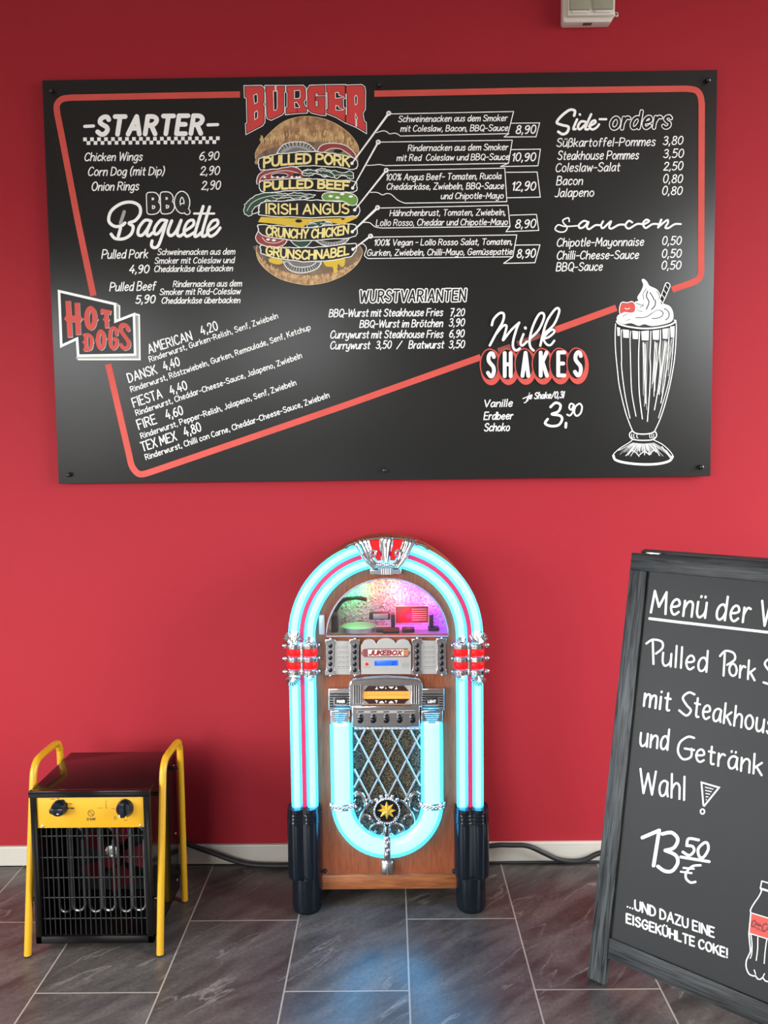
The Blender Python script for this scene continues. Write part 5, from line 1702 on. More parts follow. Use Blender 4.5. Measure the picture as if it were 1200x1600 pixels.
for sg, (xa_, xb_, la, lb) in ((-1, (75, 285, 95, 262)), (1, (900, 1110, 905, 1095))):
    pm = MB()
    pm.plate([pj(z([(xa_, 315), (xa_, 122), (xb_, 120), (xb_, 313)]), YR + .004)], YR + .004, YF, .002)
    pm.plate([pj(z([(la, 442), (la - 3, 316), (lb + 3, 314), (lb, 440)]), YR + .008)], YR + .008, YF, .003)
    for yy in (160, 182, 204, 226, 248, 270, 292):
        if 200 < yy < 262:
            for (u, v) in ((xa_ + 12, xa_ + 42), (xb_ - 42, xb_ - 12)):
                pm.tube(pj3(z([(u, yy), (v, yy)]), YR + .0035), .0017, 6)
        else:
            pm.tube(pj3(z([(xa_ + 12, yy), (xb_ - 12, yy)]), YR + .0035), .0017, 6)
    for k in range(6):
        yy = 338 + k * 17
        ins = 22 + k * 8
        pm.tube(pj3(z([(la + ins, yy), (lb - ins, yy)]), YR + .0075), .0015, 6)
    pod = pm.build('side_pod', M['chrome'], rad)
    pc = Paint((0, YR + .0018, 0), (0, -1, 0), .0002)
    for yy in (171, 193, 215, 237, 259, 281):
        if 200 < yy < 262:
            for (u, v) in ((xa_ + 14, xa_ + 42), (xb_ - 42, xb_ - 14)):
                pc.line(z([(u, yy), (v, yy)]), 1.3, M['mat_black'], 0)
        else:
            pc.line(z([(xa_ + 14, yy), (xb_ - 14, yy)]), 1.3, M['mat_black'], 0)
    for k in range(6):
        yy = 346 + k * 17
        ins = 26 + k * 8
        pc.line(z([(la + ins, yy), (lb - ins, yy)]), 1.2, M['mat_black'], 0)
    pc.build('groove_shade', pod)  # dark gaps between the ribs are painted shade, not cut in
    lx0, lx1 = (132, 238) if sg < 0 else (944, 1052)
    a = at(*z([(lx0, 258)])[0], YR); b = at(*z([(lx1, 205)])[0], YR)
    pl = MB().box(a.x, b.x, YR, YR + .006, a.z, b.z, .001).build('pod_button', M['mat_black'], pod)
    pc = Paint((0, YR, 0), (0, -1, 0), .0003)
    t = 'POWER' if sg < 0 else 'LIGHT'
    pc.text(t, z([(lx0 + 20, 246)])[0], z([(lx1 - 18, 245)])[0], 3.8, .9, CH, 0, slant=0, jitter=0)
    pc.build('button_lettering', pl)
a = at(*z([(380, 262)])[0], YR + .012); b = at(*z([(812, 86)])[0], YR + .012)
dl = MB().box(a.x, b.x, YR + .010, YR + .018, a.z, b.z).build('dial_glass', M['silver'], rad)
pc = Paint((0, YR + .010, 0), (0, -1, 0), .0004)
pc.fill(z([(385, 148), (430, 95), (748, 93), (800, 146), (800, 212), (748, 256), (440, 258), (385, 214)]), M['dial_brown'], 0)
pc.fill(z([(388, 145), (800, 142), (800, 210), (388, 212)]), M['dial'], 1)
for k in range(11):
    x = 420 + k * 34
    pc.line(z([(x, 150), (x, 162)]), .5, M['dial_brown'], 2)
pc.line(z([(410, 178), (785, 176)]), .5, M['dial_brown'], 2)
for sy, y in ((1, 112), (-1, 238)):
    for x in (505, 680):
        pc.line(z([(x, y - 8 * sy), (x + 8, y + 10 * sy)]), 1.0, CH, 2); pc.fill(z(ell(x - 4, y + 10 * sy, 8, 6, 8)), CH, 2)
    for x in (550, 636):
        pc.fill(z([(x - 24, y - 10 * sy), (x + 24, y - 10 * sy), (x + 6, y + 8 * sy), (x - 12, y + 4 * sy)]), CH, 2)
    pc.fill(z([(586, y - 8 * sy), (594, y + 10 * sy), (582, y + 10 * sy)]), CH, 2)
pc.build('dial_print', dl)
pc = Paint((0, YR - .002, 0), (0, -1, 0), .0003)
pc.fill(z([(322, 328), (332, 316), (845, 312), (856, 324), (846, 338), (332, 340)]), M['silver'], 0)
for (xa_, xb_) in ((340, 388), (455, 502), (570, 614), (692, 730), (752, 848)):
    pc.line(z([(xa_, 328), (xb_, 326)]), 1.8, M['mat_black'], 1)
pc.build('knob_label_strip', rad)
for x in (360, 476, 592, 710, 826):
    q = at(*z([(x, 396 - x * .004)])[0], YR - .008)
    MB().lathe((q.x, YR - .001, q.z), (0, -1, 0), [(.0070, 0), (.0070, .003), (.0088, .005), (.0092, .011), (.0080, .017), (.004, .0195), (.001, .02)], 20).build('knob', M['gloss_black'], rad)

# the U-shaped lower tube
YU = -0.262
ua, ub, uc, ud = at(516.6, 1200, YU).x, at(552, 1200, YU).x, at(658, 1200, YU).x, at(692.5, 1200, YU).x
ur = ((ub - ua) + (ud - uc)) / 4
ux = (ua + ud) / 2
uR = (ud - ua) / 2 - ur
uzt = at(604, 1131, YU).z
uzb = at(604, 1343, YU - .01).z
uzc = uzb + uR + ur
ring_z = at(604, 1261, YU - .02).z


def upath(n=30):
    pts = [(Vector((ux - uR, YU, uzt)), Vector((-1, 0, 0)))]
    pts += [(Vector((ux - uR, YU, uzt + (uzc - uzt) * t)), Vector((-1, 0, 0))) for t in (.35, .7)]
    for i in range(n + 1):
        a = PI + PI * i / n
        pts.append((Vector((ux + uR * math.cos(a), YU, uzc + uR * math.sin(a))), Vector((math.cos(a), 0, math.sin(a)))))
    pts += [(Vector((ux + uR, YU, uzc + (uzt - uzc) * t)), Vector((1, 0, 0))) for t in (.35, .7, 1)]
    return pts


ut = MB().sweep(upath(), [(a * ur, b * .022) for a, b in circ]).build('lower_light_tube', M['tube'], juke)
MB().sweep(upath(), [(a * ur * .70, b * .015) for a, b in circ]).build('tube_core', M['core'], ut)
for sx in (-1, 1):
    mb = MB()
    cx = ux + sx * uR
    for dz, rr in ((-.007, .0030), (.007, .0030)):
        mb.tube([Vector((cx + (ur + .002) * math.cos(a), YU + .0245 * math.sin(a), ring_z + dz)) for a in [2 * PI * i / 24 for i in range(24)]], rr, 8, cyc=True)
    for i in range(20):
        a = PI + PI * i / 19
        mb.ball((cx + (ur + .0015) * math.cos(a), YU + .0242 * math.sin(a), ring_z + (.0018 if i % 2 else -.0018)), .0042, .0035, .0048, n=8)
    mb.lathe((cx, YU, ring_z - .006), (0, 0, 1), [(ur + .0005, 0), (ur + .0005, .012)], 24) if False else None
    mb.build('tube_ring', M['chrome_cast'], juke)

# speaker cloth, lattice, medallion, scrolls
z = Z(530, 1130, 6.4)
gc = [(150, 45), (820, 45), (820, 860), (760, 1000), (660, 1100), (478, 1150), (300, 1100), (200, 1000), (145, 860)]
MB().plate([pj(z(gc), YF - .003)], YF - .003, YF + .001).build('speaker_cloth', M['cloth'], juke)
mb = MB()
YL_ = YF - .010
xA, xB, yA, yB = 152, 808, 62, 800


def clip(x0, y0, dirx):
    pts = []
    t = -1200
    out = []
    while t < 1200:
        y = y0 + t; x = x0 + dirx * t * 0.515
        yb_ = yB - 0.0 * abs(x - 478)
        if xA <= x <= xB and yA <= y <= yb_:
            out.append((x, y))
        t += 4
    return (out[0], out[-1]) if len(out) > 3 else None


for k in range(-4, 8):
    for dirx in (-1, 1):
        s_ = clip(200 + 190 * k, 182, dirx)
        if s_:
            off = -.0008 if dirx > 0 else .0008
            mb.tube(pj3(z(s_), YL_ + off), .0030, 7)
mb.tube(pj3(z([(150, 50), (810, 48)]), YL_), .005, 8)
for i in range(16):
    q = at(*z([(180 + i * 40, 52)])[0], YL_ - .004)
    mb.ball(q, .004, .003, .003, n=8)
lat = mb.build('grille_lattice', M['satin_chrome'], juke)
mc = at(*z([(476, 872)])[0], YF - .014)
mb = MB()
mb.lathe((mc.x, YF - .004, mc.z), (0, -1, 0), [(.0395, 0), (.0395, .010), (.0375, .014), (.0330, .015), (.0305, .010), (.0305, .008)], 40)
for i in range(36):
    a = 2 * PI * i / 36
    mb.ball((mc.x + .0362 * math.cos(a), YF - .018, mc.z + .0362 * math.sin(a)), .0026, .0024, .0026, n=8)
for i in range(5):
    a = R(90 + (i - 2) * 22)
    mb.ball((mc.x + .043 * math.cos(a), YF - .012, mc.z + .043 * math.sin(a)), .006, .005, .006, n=8)
med = mb.build('medallion', M['chrome_cast'], juke)
dsk = MB().lathe((mc.x, YF - .008, mc.z), (0, -1, 0), [(.0305, 0), (.0305, .006)], 32).build('medallion_disc', M['gloss_black'], med)
st8 = []
for i in range(16):
    a = PI / 2 + PI * i / 8
    r_ = .0268 if i % 2 == 0 else .0135
    st8.append((mc.x + r_ * math.cos(a), mc.z + r_ * math.sin(a)))
mb = MB()
n0 = [Vector((x, YF - .0145, zz)) for x, zz in st8] + [Vector((mc.x, YF - .021, mc.z))]
mb.add(n0, [[i, (i + 1) % 16, 16] for i in range(16)])
mb.build('star', M['gold'], dsk, smooth=0)
mb = MB()
for sg in (-1, 1):
    def mx_(pts):
        return z([(478 + sg * (x - 478) * -1 if sg > 0 else x, y) for x, y in pts])
    for pl, r_ in (([(150, 712), (185, 690), (235, 712), (262, 780), (255, 850), (215, 940), (215, 1010), (262, 1075), (350, 1128), (425, 1118), (458, 1060), (430, 1010), (370, 1008), (318, 1040), (318, 1080), (350, 1092), (372, 1070)], .0040),
                   ([(160, 735), (195, 712), (228, 735), (245, 790)], .0028),
                   ([(165, 880), (200, 872), (225, 840)], .003),
                   ([(335, 985), (300, 935), (250, 915), (218, 960)], .0036), ([(335, 985), (322, 960), (300, 962)], .003),
                   ([(350, 770), (300, 790), (270, 850)], .0036), ([(165, 840), (150, 800), (170, 760)], .0026), ([(300, 770), (282, 830), (240, 880)], .003)):
        mb.tube(smooth_pts(pj3(mx_(pl), YF - .013), False, 5), r_, 7)
mb.build('scrollwork', M['chrome'], juke)
mb = MB()
cp_ = pj3(z([(480, 1120), (480, 1140), (480, 1250), (480, 1370), (480, 1395), (480, 1500)]), -0.289)
ys = (YF - .006, -.286, -.2885, -.283, -.262, -.256)
for i, q in enumerate(cp_):
    pass
hw_ = .0095
prof = []
vs = []; fs = []
for q, y in zip(cp_, ys):
    w_ = hw_ if q.z > cp_[4].z + .001 else .0155
    for dx, dy in ((-w_, .006), (-w_, -.001), (-w_ * .5, -.004), (w_ * .5, -.004), (w_, -.001), (w_, .006)):
        vs.append(Vector((q.x + dx, y + dy, q.z)))
for i in range(5):
    for j in range(6):
        fs.append([i * 6 + j, i * 6 + (j + 1) % 6, (i + 1) * 6 + (j + 1) % 6, (i + 1) * 6 + j])
fs.append([0, 1, 2, 3, 4, 5]); fs.append([35, 34, 33, 32, 31, 30])
mb.add(vs, fs)
a = at(*z([(425, 1505)])[0], -.262); b = at(*z([(540, 1385)])[0], -.262)
mb.box(a.x, b.x, -.268, YF + .001, a.z, b.z, .003)
mb.box((a.x + b.x) / 2 - .001, (a.x + b.x) / 2 + .001, -.2695, -.266, a.z, b.z - .008)
for k in range(5):
    q = at(*z([(480 + (8 if k % 2 else -8), 1160 + k * 40)])[0], -.2925)
    mb.ball(q, .006, .003, .008, n=8)
mb.build('lower_clasp', M['chrome_cast'], juke)

# ------------------------------------------------------------------ fan heater
hx0, hx1, hy0, hy1, hz0, hz1 = -0.970, -0.661, -0.46, -0.187, 0.026, 0.434
heat = thing('fan_heater', 'black box fan heater with yellow control panel and yellow tube frame', 'heater', ((hx0 + hx1) / 2, (hy0 + hy1) / 2, 0))
t = 0.004
mb = MB()
mb.box(hx0 + .004, hx0 + .004 + t, hy0 + .004, hy1, hz0, hz1 - .002)
mb.box(hx1 - .004 - t, hx1 - .004, hy0 + .004, hy1, hz0, hz1 - .002)
mb.box(hx0 + .004, hx1 - .004, hy0 + .004, hy1, hz0, hz0 + t)
mb.box(hx0 + .004, hx1 - .004, hy1 - t, hy1, hz0, hz1 - .002)
mb.box(hx0, hx1, hy0, hy1 + .002, hz1 - .004, hz1, .0015)
mb.build('housing', M['heater_black'], heat)
mb = MB()
mb.box(hx0 - .002, hx1 + .001, hy0 - .004, hy0 + .012, hz1 - .016, hz1 + .001, .0015)
mb.box(hx0 + .001, hx0 + .017, hy0 - .003, hy0 + .012, hz0, hz1 - .014, .0015)
mb.box(hx1 - .016, hx1, hy0 - .003, hy0 + .012, hz0, hz1 - .014, .0015)
mb.box(hx0 + .001, hx1, hy0 - .003, hy0 + .012, hz0, hz0 + .020, .0015)
mb.build('front_frame', M['heater_black'], heat)
yp = hy0 + .001
a = at(57, 1294, yp); b = at(225.5, 1241, yp)
pz0, pz1 = a.z, b.z
cpn = MB().box(a.x, b.x, yp, yp + .010, a.z, b.z, .0008).build('control_panel', M['heater_yellow'], heat)
z = Z(40, 1230, 5.714)
pc = Paint((0, yp, 0), (0, -1, 0), .0004)
BKp = M['mat_black']
pl_, pr_ = Paint((0, yp, 0), (0, -1, 0), .0004), Paint((0, yp, 0), (0, -1, 0), .0004)
pc.line(z(ell(584, 232, 27, 27, 20)), .9, BKp, 0, cyc=True); pc.line(z([(566, 214), (602, 250)]), .9, BKp, 0)
pc.text('0 kW', z([(548, 296)])[0], z([(622, 294)])[0], 3.6, .9, BKp, 0, slant=0, jitter=0)
for (x0, y0, x1, y1, w) in ((224, 106, 232, 106, 1.0), (240, 106, 258, 106, 1.0), (284, 100, 296, 104, 1.2), (328, 114, 344, 118, 2.0), (358, 148, 372, 148, 2.0), (386, 148, 416, 148, 1.0), (374, 188, 386, 188, 2.0), (402, 188, 430, 188, 2.0),
                            (640, 187, 688, 187, .5), (712, 126, 728, 126, .8), (716, 140, 717, 178, .6), (714, 185, 724, 185, .8), (770, 192, 796, 192, .5), (794, 260, 796, 292, .8), (878, 296, 908, 296, .8), (806, 262, 812, 285, .6)):
    (pl_ if x1 < 450 else pr_).line(z([(x0, y0), (x1, y1)]), w, BKp, 0)
for i in range(14):
    a0 = R(-120 + i * 14.0); a1 = a0 + R(11.5)
    pr_.line(z([(880 + 82 * math.cos(u), 186 + 82 * math.sin(u)) for u in (a0, (a0 + a1) / 2, a1)]), .5 + i * .09, BKp, 0, cap='none')
pc.build('zero_mark_print', cpn); pl_.build('switch_scale_print', cpn); pr_.build('thermostat_scale_print', cpn)
for kk, (kx, ky, ang) in enumerate(((290, 196, 90), (876, 195, 150))):
    q = at(*z([(kx, ky)])[0], yp - .012)
    mb = MB()
    rk = .0202 if kk == 0 else .0208
    mb.lathe((q.x, yp, q.z), (0, -1, 0), [(rk, 0), (rk, .006), (rk * .93, .009), (rk * .90, .016), (rk * .84, .018), (.001, .0185)], 32)
    if kk == 0:
        mb.box(q.x - rk * .9, q.x + rk * .9, yp - .026, yp - .016, q.z - .007, q.z + .006, .003)
        mb.box(q.x - rk * 1.1, q.x - rk * .6, yp - .008, yp, q.z - rk * .8, q.z - rk * .2, .002)
    else:
        mb.box(q.x - .007, q.x + .006, yp - .026, yp - .016, q.z - rk * .9, q.z + rk * .9, .003)
    kb = mb.build('knob', M['gloss_black'], cpn)
    q2 = at(*z([(288, 230) if kk == 0 else (846, 258)])[0], yp - .019)
    MB().lathe((q2.x, yp - .016, q2.z), (0, -1, 0), [(.0042, 0), (.0042, .0045), (.001, .005)], 14).build('pointer_dot', M['plastic_white'], kb)
for (kx, ky) in ((152, 346), (1024, 342)):
    q = at(*z([(kx, ky)])[0], yp)
    MB().lathe((q.x, yp, q.z), (0, -1, 0), [(.004, 0), (.0036, .0018), (.001, .0024)], 14).build('panel_screw', M['steel'], cpn)
# grille
mb = MB()
gx0, gx1 = hx0 + .018, hx1 - .017
gy = hy0 + .006
for i in range(21):
    x = gx0 + (gx1 - gx0) * (i + .4) / 20.6
    mb.tube([(x, gy + .006, pz0 - .002), (x, gy, pz0 - .006), (x, gy, hz0 + .016)], .0013, 6)
for py in (1306.5, 1340, 1371.5, 1402.7, 1435.5):
    zz = at(140, py, gy).z
    mb.tube([(gx0, gy + .002, zz), (gx1, gy + .002, zz)], .0015, 6)
mb.build('grille', M['mat_black'], heat)
# heating elements and fan behind the grille
for i in range(6):
    x = gx0 + .035 + i * (gx1 - gx0 - .07) / 5
    for dep, hh in ((-.405, .012),) if i % 2 else ((-.39, 0.0),):
        zt_ = pz0 - .028 - hh; zb2 = hz0 + .045 + hh
        rr = .017
        path = [(x - rr, dep, pz0 + .015), (x - rr, dep, zb2 + rr)]
        path += [(x + rr * math.cos(PI + PI * k / 10), dep, zb2 + rr + rr * math.sin(PI + PI * k / 10)) for k in range(1, 10)]
        path += [(x + rr, dep, zb2 + rr), (x + rr, dep, zt_ - rr)]
        x2 = x + 2 * rr
        path += [(x + 2 * rr + rr * math.cos(PI - PI * k / 10), dep, zt_ - rr + rr * math.sin(PI - PI * k / 10)) for k in range(1, 10)] if i % 2 == 0 and i < 5 else []
        MB().tube(path, .0042, 8).build('heating_element', M['coil'], heat)
fc = at(172, 1345, -.30)
mb = MB()
mb.lathe((fc.x, -.24, fc.z), (0, -1, 0), [(.030, 0), (.030, .05), (.022, .06), (.005, .062)], 24)
for k in range(5):
    a = 2 * PI * k / 5
    d = Vector((math.cos(a), 0, math.sin(a)))
    e = Vector((-math.sin(a), 0, math.cos(a)))
    c0 = Vector((fc.x, -.27, fc.z))
    vs = [c0 + d * .028 - e * .012 + Vector((0, -.008, 0)), c0 + d * .095 - e * .034 + Vector((0, -.014, 0)), c0 + d * .095 + e * .034 + Vector((0, .012, 0)), c0 + d * .028 + e * .012 + Vector((0, .006, 0))]
    vs += [v + Vector((0, .002, 0)) for v in vs]
    mb.add(vs, [[0, 1, 2, 3], [7, 6, 5, 4], [0, 4, 5, 1], [1, 5, 6, 2], [2, 6, 7, 3], [3, 7, 4, 0]])
mb.build('fan', M['dark_red'], heat)
MB().lathe((fc.x + .01, -.30, fc.z + .03), (0, -1, 0), [(.020, 0), (.020, .012), (.012, .014), (.012, .006)], 24).build('thermostat', M['steel'], heat)
MB().box(hx0 + .01, hx1 - .01, hy1 - .02, hy1 - .012, hz0 + .006, pz0 + .02).build('inner_wall', M['mat_black'], heat)
# yellow tube frames at both sides
for hx in (-0.986, -0.642):
    yz = [(-.476, .004), (-.452, .15), (-.424, .31), (-.402, .432), (-.394, .462), (-.376, .480), (-.350, .4855), (-.30, .4855), (-.256, .484), (-.236, .478), (-.226, .462), (-.222, .44), (-.220, .30), (-.220, .004)]
    path = [Vector((hx, y, zz)) for y, zz in yz]
    fr_ = MB().tube(smooth_pts(path, False, 5), .0095, 12).build('tube_frame', M['heater_yellow'], heat)
    for y in (-.476, -.220):
        MB().lathe((hx, y, 0), (0, 0, 1), [(.0085, 0), (.0085, .006)], 14).build('end_cap', M['rubber'], fr_)
    sx = 1 if hx > -.8 else -1
    for (y, zz) in ((-.452 + .004, .14), (-.40, .40), (-.224, .40), (-.222, .09)):
        xe = hx1 - .004 if sx > 0 else hx0 + .004
        MB().lathe((xe, y, zz), (sx, 0, 0), [(.005, 0), (.005, abs(hx - xe))], 12).build('bracket', M['black_metal'], heat)
for (y, zz) in ((-.445, .425), (-.445, .30), (-.445, .12), (-.21, .40), (-.21, .20), (-.21, .06)):
    MB().lathe((hx1 - .004, y, zz), (1, 0, 0), [(.005, 0), (.004, .0025), (.001, .003)], 12).build('housing_screw', M['steel'], heat)

# ------------------------------------------------------------------ cables along the wall
YC = -0.034
pts = [(280, 1310), (292, 1318), (330, 1332), (370, 1346), (400, 1351.5), (450, 1353)]
cp3 = [Vector((-.72, -.1765, .10)), Vector((-.71, -.13, .10))] + [at(a, b, YC) for a, b in pts]
for q in cp3:
    q.z = max(q.z, .0085)
cp3 += [Vector((-.20, -.028, .0085)), Vector((-.05, -.028, .010)), Vector((.10, -.028, .03))]
cp3 += [at(a, b, YC) for a, b in ((764, 1322), (800, 1320.5), (825, 1322), (850, 1333), (870, 1342), (890, 1345.5), (912, 1344), (937, 1333))]
for q in cp3:
    q.z = max(q.z, .0085)
cp3 += [Vector((.66, -.05, .05)), Vector((.85, -.06, .02)), Vector((1.1, -.05, .0085))]
tag(MB().tube(smooth_pts(cp3, False, 6), .0078, 10).build('heater_cable', M['rubber']), 'thick black rubber cable looping along the white baseboard', 'cable')
cp4 = [Vector((x, -.0186, .0045)) for x in (-.36, -.30, -.12, .08, .228, .35, .48, .62, .80, 1.0)]
for q in cp4:
    q.z = .0045
tag(MB().tube(smooth_pts(cp4, False, 6), .0042, 8).build('power_cord', M['rubber']), 'thin black cord lying flat in the corner where floor meets baseboard', 'cord')

# ------------------------------------------------------------------ standing chalkboard sign
P0 = Vector((0.4357, -0.5852, 0.0))
wv = Vector((0.7459, -0.6660, 0.0)).normalized()
nv = Vector((wv.y, -wv.x, 0.0))                       # horizontal front direction
TL_ = R(12.12)
uv = Vector((0, 0, 1)) * math.cos(TL_) - nv * math.sin(TL_)
bv = uv.cross(wv).normalized()                         # into the board
SWD, SL = 0.600, 1.055


def frame_m(o, x, y, zax):
    return Matrix(((x.x, y.x, zax.x, o.x), (x.y, y.y, zax.y, o.y), (x.z, y.z, zax.z, o.z), (0, 0, 0, 1)))


rz = math.atan2(wv.y, wv.x)
sign = thing('chalkboard_sign', 'black wooden A-frame chalkboard sign with handwritten white menu, standing on the tiles', 'sign', tuple(P0), rz)
TF = frame_m(P0, wv, bv, uv)
ZB = 0.0
for x0 in (0.0, SWD - .0455):
    m_ = MB(TF).box(x0, x0 + .0455, 0.0, .020, 0.006, SL - .0445, .0012)
    m_.build('stile', M['sign_wood'], sign)
MB(TF).box(0.0, SWD, 0.0, .020, SL - .0440, SL, .0012).build('rail', M['sign_rail'], sign)
MB(TF).box(.0458, SWD - .0458, 0.001, .019, .0690, .1165, .0012).build('rail', M['sign_rail'], sign)
MB(TF).box(.0450, SWD - .0450, .009, .013, .110, SL - .040).build('slate_panel', M['slate'], sign)
# rear frame of the A
u2 = Vector((0, 0, 1)) * math.cos(TL_) + nv * math.sin(TL_)
top = P0 + uv * (SL + .004) + bv * .024
b2v = u2.cross(wv).normalized()
TB = frame_m(top - u2 * (top.z / u2.z), wv, b2v, u2)
L2 = top.z / u2.z
for x0 in (0.006, SWD - .0455):
    MB(TB).box(x0 + .004, x0 + .0455, 0.0, .020, 0.006, L2 - .0445, .0012).build('rear_stile', M['sign_wood'], sign)
MB(TB).box(.014, SWD, 0.0, .020, L2 - .0440, L2 + .003, .0012).build('rear_rail', M['sign_rail'], sign)
MB(TB).box(.0525, SWD - .0458, 0.001, .019, .069, .1165, .0012).build('rear_rail', M['sign_rail'], sign)
MB(TB).box(.050, SWD - .0450, .007, .011, .110, L2 - .040).build('rear_slate_panel', M['slate'], sign)
for x0 in (.036, SWD - .07):
    MB(TF).box(x0, x0 + .034, .004, .030, SL + .0002, SL + .0045, .0008).build('hinge', M['steel'], sign)

FO = P0 + bv * .009
ps = Paint(FO, -bv, .0004)
WC = M['chalk']
up = (0.0, -1.0)
ps.text('Menü der', (1017, 956.5), (1170, 973), 36, 3.6, WC, slant=.12, up=up, jitter=.15, track=2.2)
ps.text('Woche', (1189, 977), (1292, 994), 40, 3.6, WC, slant=.05, up=up, jitter=.15, track=2.2)
ps.line([(1015, 966.5), (1060, 972), (1200, 988), (1290, 1000)], 4.2, WC)
z = Z(900, 840, 4.0)


def cs(pts, w=3.3, sub=6):
    ps.line(sm2(z(pts), False, sub), w, WC, 1)


ps.build('chalk_lettering', sign); ps = Paint(FO, -bv, .0004)
cs([(480, 650), (484, 790)]); cs([(440, 662), (480, 638), (535, 650), (540, 690), (500, 725)])
ps.text('ulled', (1035, 1039.5), (1104, 1049.5), 32, 3.2, WC, up=up, slant=.06, jitter=.12, track=2.0)
cs([(930, 725), (922, 862)]); cs([(900, 740), (935, 708), (985, 722), (992, 762), (945, 795)])
ps.text('ork', (1139, 1055), (1179, 1063), 30, 3.2, WC, up=up, slant=.06, jitter=.12, track=2.0)
cs([(1232, 770), (1200, 762), (1180, 790), (1205, 830), (1235, 870), (1220, 915), (1172, 905)])
ps.build('chalk_lettering', sign); ps = Paint(FO, -bv, .0004)
ps.text('mit', (1006, 1102.5), (1046, 1110.5), 30, 3.4, WC, up=up, slant=.1, jitter=.12, track=2.2)
cs([(740, 980), (705, 968), (668, 1000), (690, 1045), (718, 1080), (690, 1112), (645, 1080)])
ps.text('teakhouse', (1084, 1119), (1224, 1152), 32, 3.2, WC, up=up, slant=.1, jitter=.12, track=2.0)
ps.build('chalk_lettering', sign); ps = Paint(FO, -bv, .0004)
ps.text('und', (1000, 1165.5), (1043, 1171.5), 31, 3.2, WC, up=up, slant=.08, jitter=.12, track=2.0)
cs([(738, 1252), (700, 1245), (650, 1280), (638, 1340), (670, 1385), (718, 1370), (722, 1320)]); cs([(680, 1318), (738, 1328)])
ps.text('etränk', (1087, 1189), (1190, 1211), 31, 3.2, WC, up=up, slant=.06, jitter=.12, track=2.0)
ps.build('chalk_lettering', sign); ps = Paint(FO, -bv, .0004)
ps.text('Wahl', (1000, 1238), (1070, 1250), 36, 3.2, WC, up=up, slant=.02, jitter=.12, track=2.0)
ps.build('chalk_lettering', sign); ps = Paint(FO, -bv, .0004)
ps.line([(1096, 1222.5), (1123.5, 1230.5), (1100.5, 1259), (1099, 1258)], 2.6, WC, 1, cyc=True)
for k in range(5):
    ps.line([(1102 + k * .4, 1230 + k * 5), (1114 - k * 2.6, 1233 + k * 4)], 1.3, WC, 1)
ps.line(ell(1097.6, 1268, 3.2, 3.8, 14), 2.2, WC, 1, cyc=True)
ps.build('chalk_lettering', sign); ps = Paint(FO, -bv, .0004)
z = Z(900, 1240, 4.0)
ps.line(z([(415, 275), (520, 230), (485, 450)]), 5.6, WC, 1)
cs([(540, 252), (598, 244), (636, 285), (612, 338), (558, 355)], 5.4); cs([(558, 355), (622, 385), (636, 432), (602, 482), (555, 484), (512, 455)], 5.4)
cs([(766, 290), (704, 282), (692, 325)], 4.2); cs([(692, 325), (728, 330), (738, 358), (708, 386), (668, 365)], 4.2)
ps.line(sm2(z([(800, 308), (764, 345), (770, 392), (796, 398), (826, 350), (822, 312)]), True, 5), 4.2, WC, 1, cyc=True)
ps.line(z([(655, 396), (740, 410), (832, 425)]), 4.4, WC, 1)
cs([(778, 448), (728, 454), (690, 492), (688, 530), (715, 555), (746, 552)], 3.6); cs([(672, 464), (736, 470)], 3.0); cs([(655, 488), (722, 497)], 3.0)
ps.build('chalk_lettering', sign); ps = Paint(FO, -bv, .0004)
ps.text('...UND DAZU EINE', (980, 1417), (1115.5, 1464.5), 14.8, 2.6, WC, up=up, slant=.0, jitter=.04, track=2.0)
ps.text('EISGEKÜHLTE COKE!', (979, 1441.5), (1136.5, 1496.5), 13.8, 2.7, WC, up=up, slant=.0, jitter=.04, track=2.2)
ps.build('chalk_lettering', sign)
# bottle drawing
pb = Paint(FO, -bv, .0004)
z = Z(1150, 1370, 9.42)
AX = 1208.0


def mir(pts):
    out = []
    for (x, y) in z(pts):
        nx = 2 * AX - x
        out.append((nx, y + .31 * (nx - x)))
    return out


neck = [(380, 62), (370, 110), (362, 165), (372, 215), (330, 300), (260, 400), (215, 485), (218, 530)]
low = [(190, 830), (200, 960), (212, 1090), (180, 1170), (152, 1240), (150, 1330), (185, 1420), (240, 1455), (290, 1458)]
for f in (z, mir):
    pb.line(sm2(f(neck), False, 4), 1.9, WC, 1); pb.line(f([(218, 530), (190, 830)]), 1.9, WC, 1)
    pb.line(sm2(f(low), False, 5), 2.0, WC, 1)
    pb.line(sm2(f([(220, 850), (236, 1000), (230, 1140), (208, 1200)]), False, 4), 1.5, WC, 1)
    pb.line(sm2(f([(322, 890), (318, 1060), (298, 1230)]), False, 4), 1.6, WC, 1)
    pb.line(sm2(f([(452, 930), (430, 1090), (415, 1275)]), False, 4), 1.6, WC, 1)
    pb.line(f([(268, 1370), (288, 1430)]), 1.6, WC, 1); pb.line(f([(420, 1425), (398, 1470)]), 1.6, WC, 1)
    pb.line(sm2(f([(290, 1458), (318, 1500), (360, 1508), (392, 1485), (430, 1530), (500, 1550)]), False, 4), 1.9, WC, 1)
tp = [z([(380, 62)])[0], mir([(380, 62)])[0]]
pb.line(tp, 1.8, WC, 1); pb.line([z([(355, 165)])[0], mir([(355, 165)])[0]], 1.8, WC, 1); pb.line([z([(372, 185)])[0], mir([(372, 185)])[0]], 1.2, WC, 1)
q4 = [z([(222, 530)])[0], mir([(222, 530)])[0], mir([(194, 830)])[0], z([(194, 830)])[0]]
pb.fill(q4, M['coral'], 0)
pb.line([q4[0], q4[1]], 1.5, WC, 2); pb.line([q4[3], q4[2]], 1.5, WC, 2)
LR = mat('dark_red_marker', srgb(104, 34, 36), 0.6)


def lz(pts, w=1.3):
    pb.line(sm2(z(pts), False, 5), w * 1.2, LR, 2)


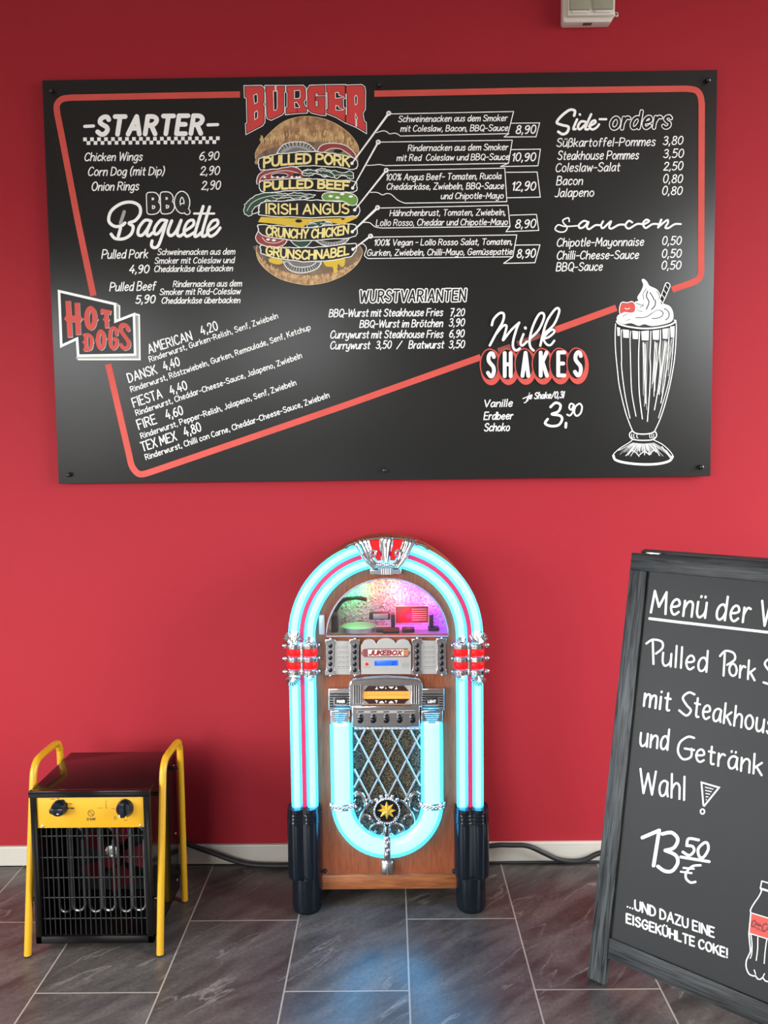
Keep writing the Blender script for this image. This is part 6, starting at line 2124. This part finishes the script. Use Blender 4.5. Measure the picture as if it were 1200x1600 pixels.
lz([(285, 660), (268, 640), (238, 670), (232, 720), (250, 735), (275, 715)], 1.5)
pb.line(sm2(z([(295, 668), (280, 690), (288, 706), (304, 690)]), True, 4), 1.2, LR, 2, cyc=True)
lz([(325, 690), (312, 688), (308, 712), (326, 716)]); lz([(348, 700), (332, 700), (332, 722), (350, 718), (356, 698), (358, 728), (372, 720)])
lz([(250, 738), (310, 752), (350, 768)], .9)
lz([(455, 705), (430, 690), (395, 720), (390, 775), (415, 800), (450, 775)], 1.6)
pb.line(sm2(z([(478, 735), (460, 758), (470, 778), (490, 760)]), True, 4), 1.2, LR, 2, cyc=True)
lz([(510, 790), (530, 740), (545, 705), (530, 700), (515, 760), (520, 800), (540, 795)]); lz([(570, 765), (552, 770), (552, 800), (572, 795), (578, 768), (580, 805), (600, 800)])
lz([(290, 770), (350, 785), (420, 815)], .8)
pb.build('bottle_drawing', sign)

# ------------------------------------------------------------------ double wall socket near the ceiling
a = at(876, 44, -.001); b = at(957, 41, -.001)
sx0, sx1 = a.x, b.x
sz0 = a.z
sz1 = sz0 + .112
soc = thing('wall_socket', 'white double wall socket with grey hinged flaps, high on the red wall', 'socket', ((sx0 + sx1) / 2, 0, sz0))
mb = MB()
mb.plate([[(sx0 + .004, sz0), (sx1 - .014, sz0), (sx1 - .002, sz0 + .018), (sx1, sz1), (sx0, sz1), (sx0, sz0 + .006)]], -.034, 0.0, .003)
mb.box(sx0 + .010, sx1 - .006, -.046, -.032, sz0 + .012, sz1 - .004, .004)
mb.build('housing', M['plastic_white'], soc)
mid = (sx0 + sx1) / 2 + .002
for (u, v) in ((sx0 + .016, mid - .004), (mid + .004, sx1 - .011)):
    fl = MB().box(u, v, -.052, -.044, sz0 + .026, sz1 - .010, .002).build('flap', M['plastic_grey'], soc)
    MB().box(u + .005, v - .006, -.050, -.0455, sz0 + .018, sz0 + .025, .001).build('flap_lip', M['plastic_white'], fl)
MB().box(mid - .018, mid + .008, -.030, -.014, sz0 - .0006, sz0 + .004, .0003).build('base_label', M['label_brown'], soc)
q = at(962, 23.5, -.008)
mb = MB()
ringp = [Vector((q.x + .0062 * math.cos(2 * PI * i / 20), -.010, q.z + .0062 * math.sin(2 * PI * i / 20))) for i in range(20)]
mb.tube(ringp, .0018, 8, cyc=True)
mb.lathe((q.x, 0, q.z), (0, -1, 0), [(.0045, 0), (.0045, .007), (.002, .008)], 14)
tag(mb.build('screw_eye', M['steel']), 'small metal screw eye in the red wall, close by the double wall socket', 'screw eye')
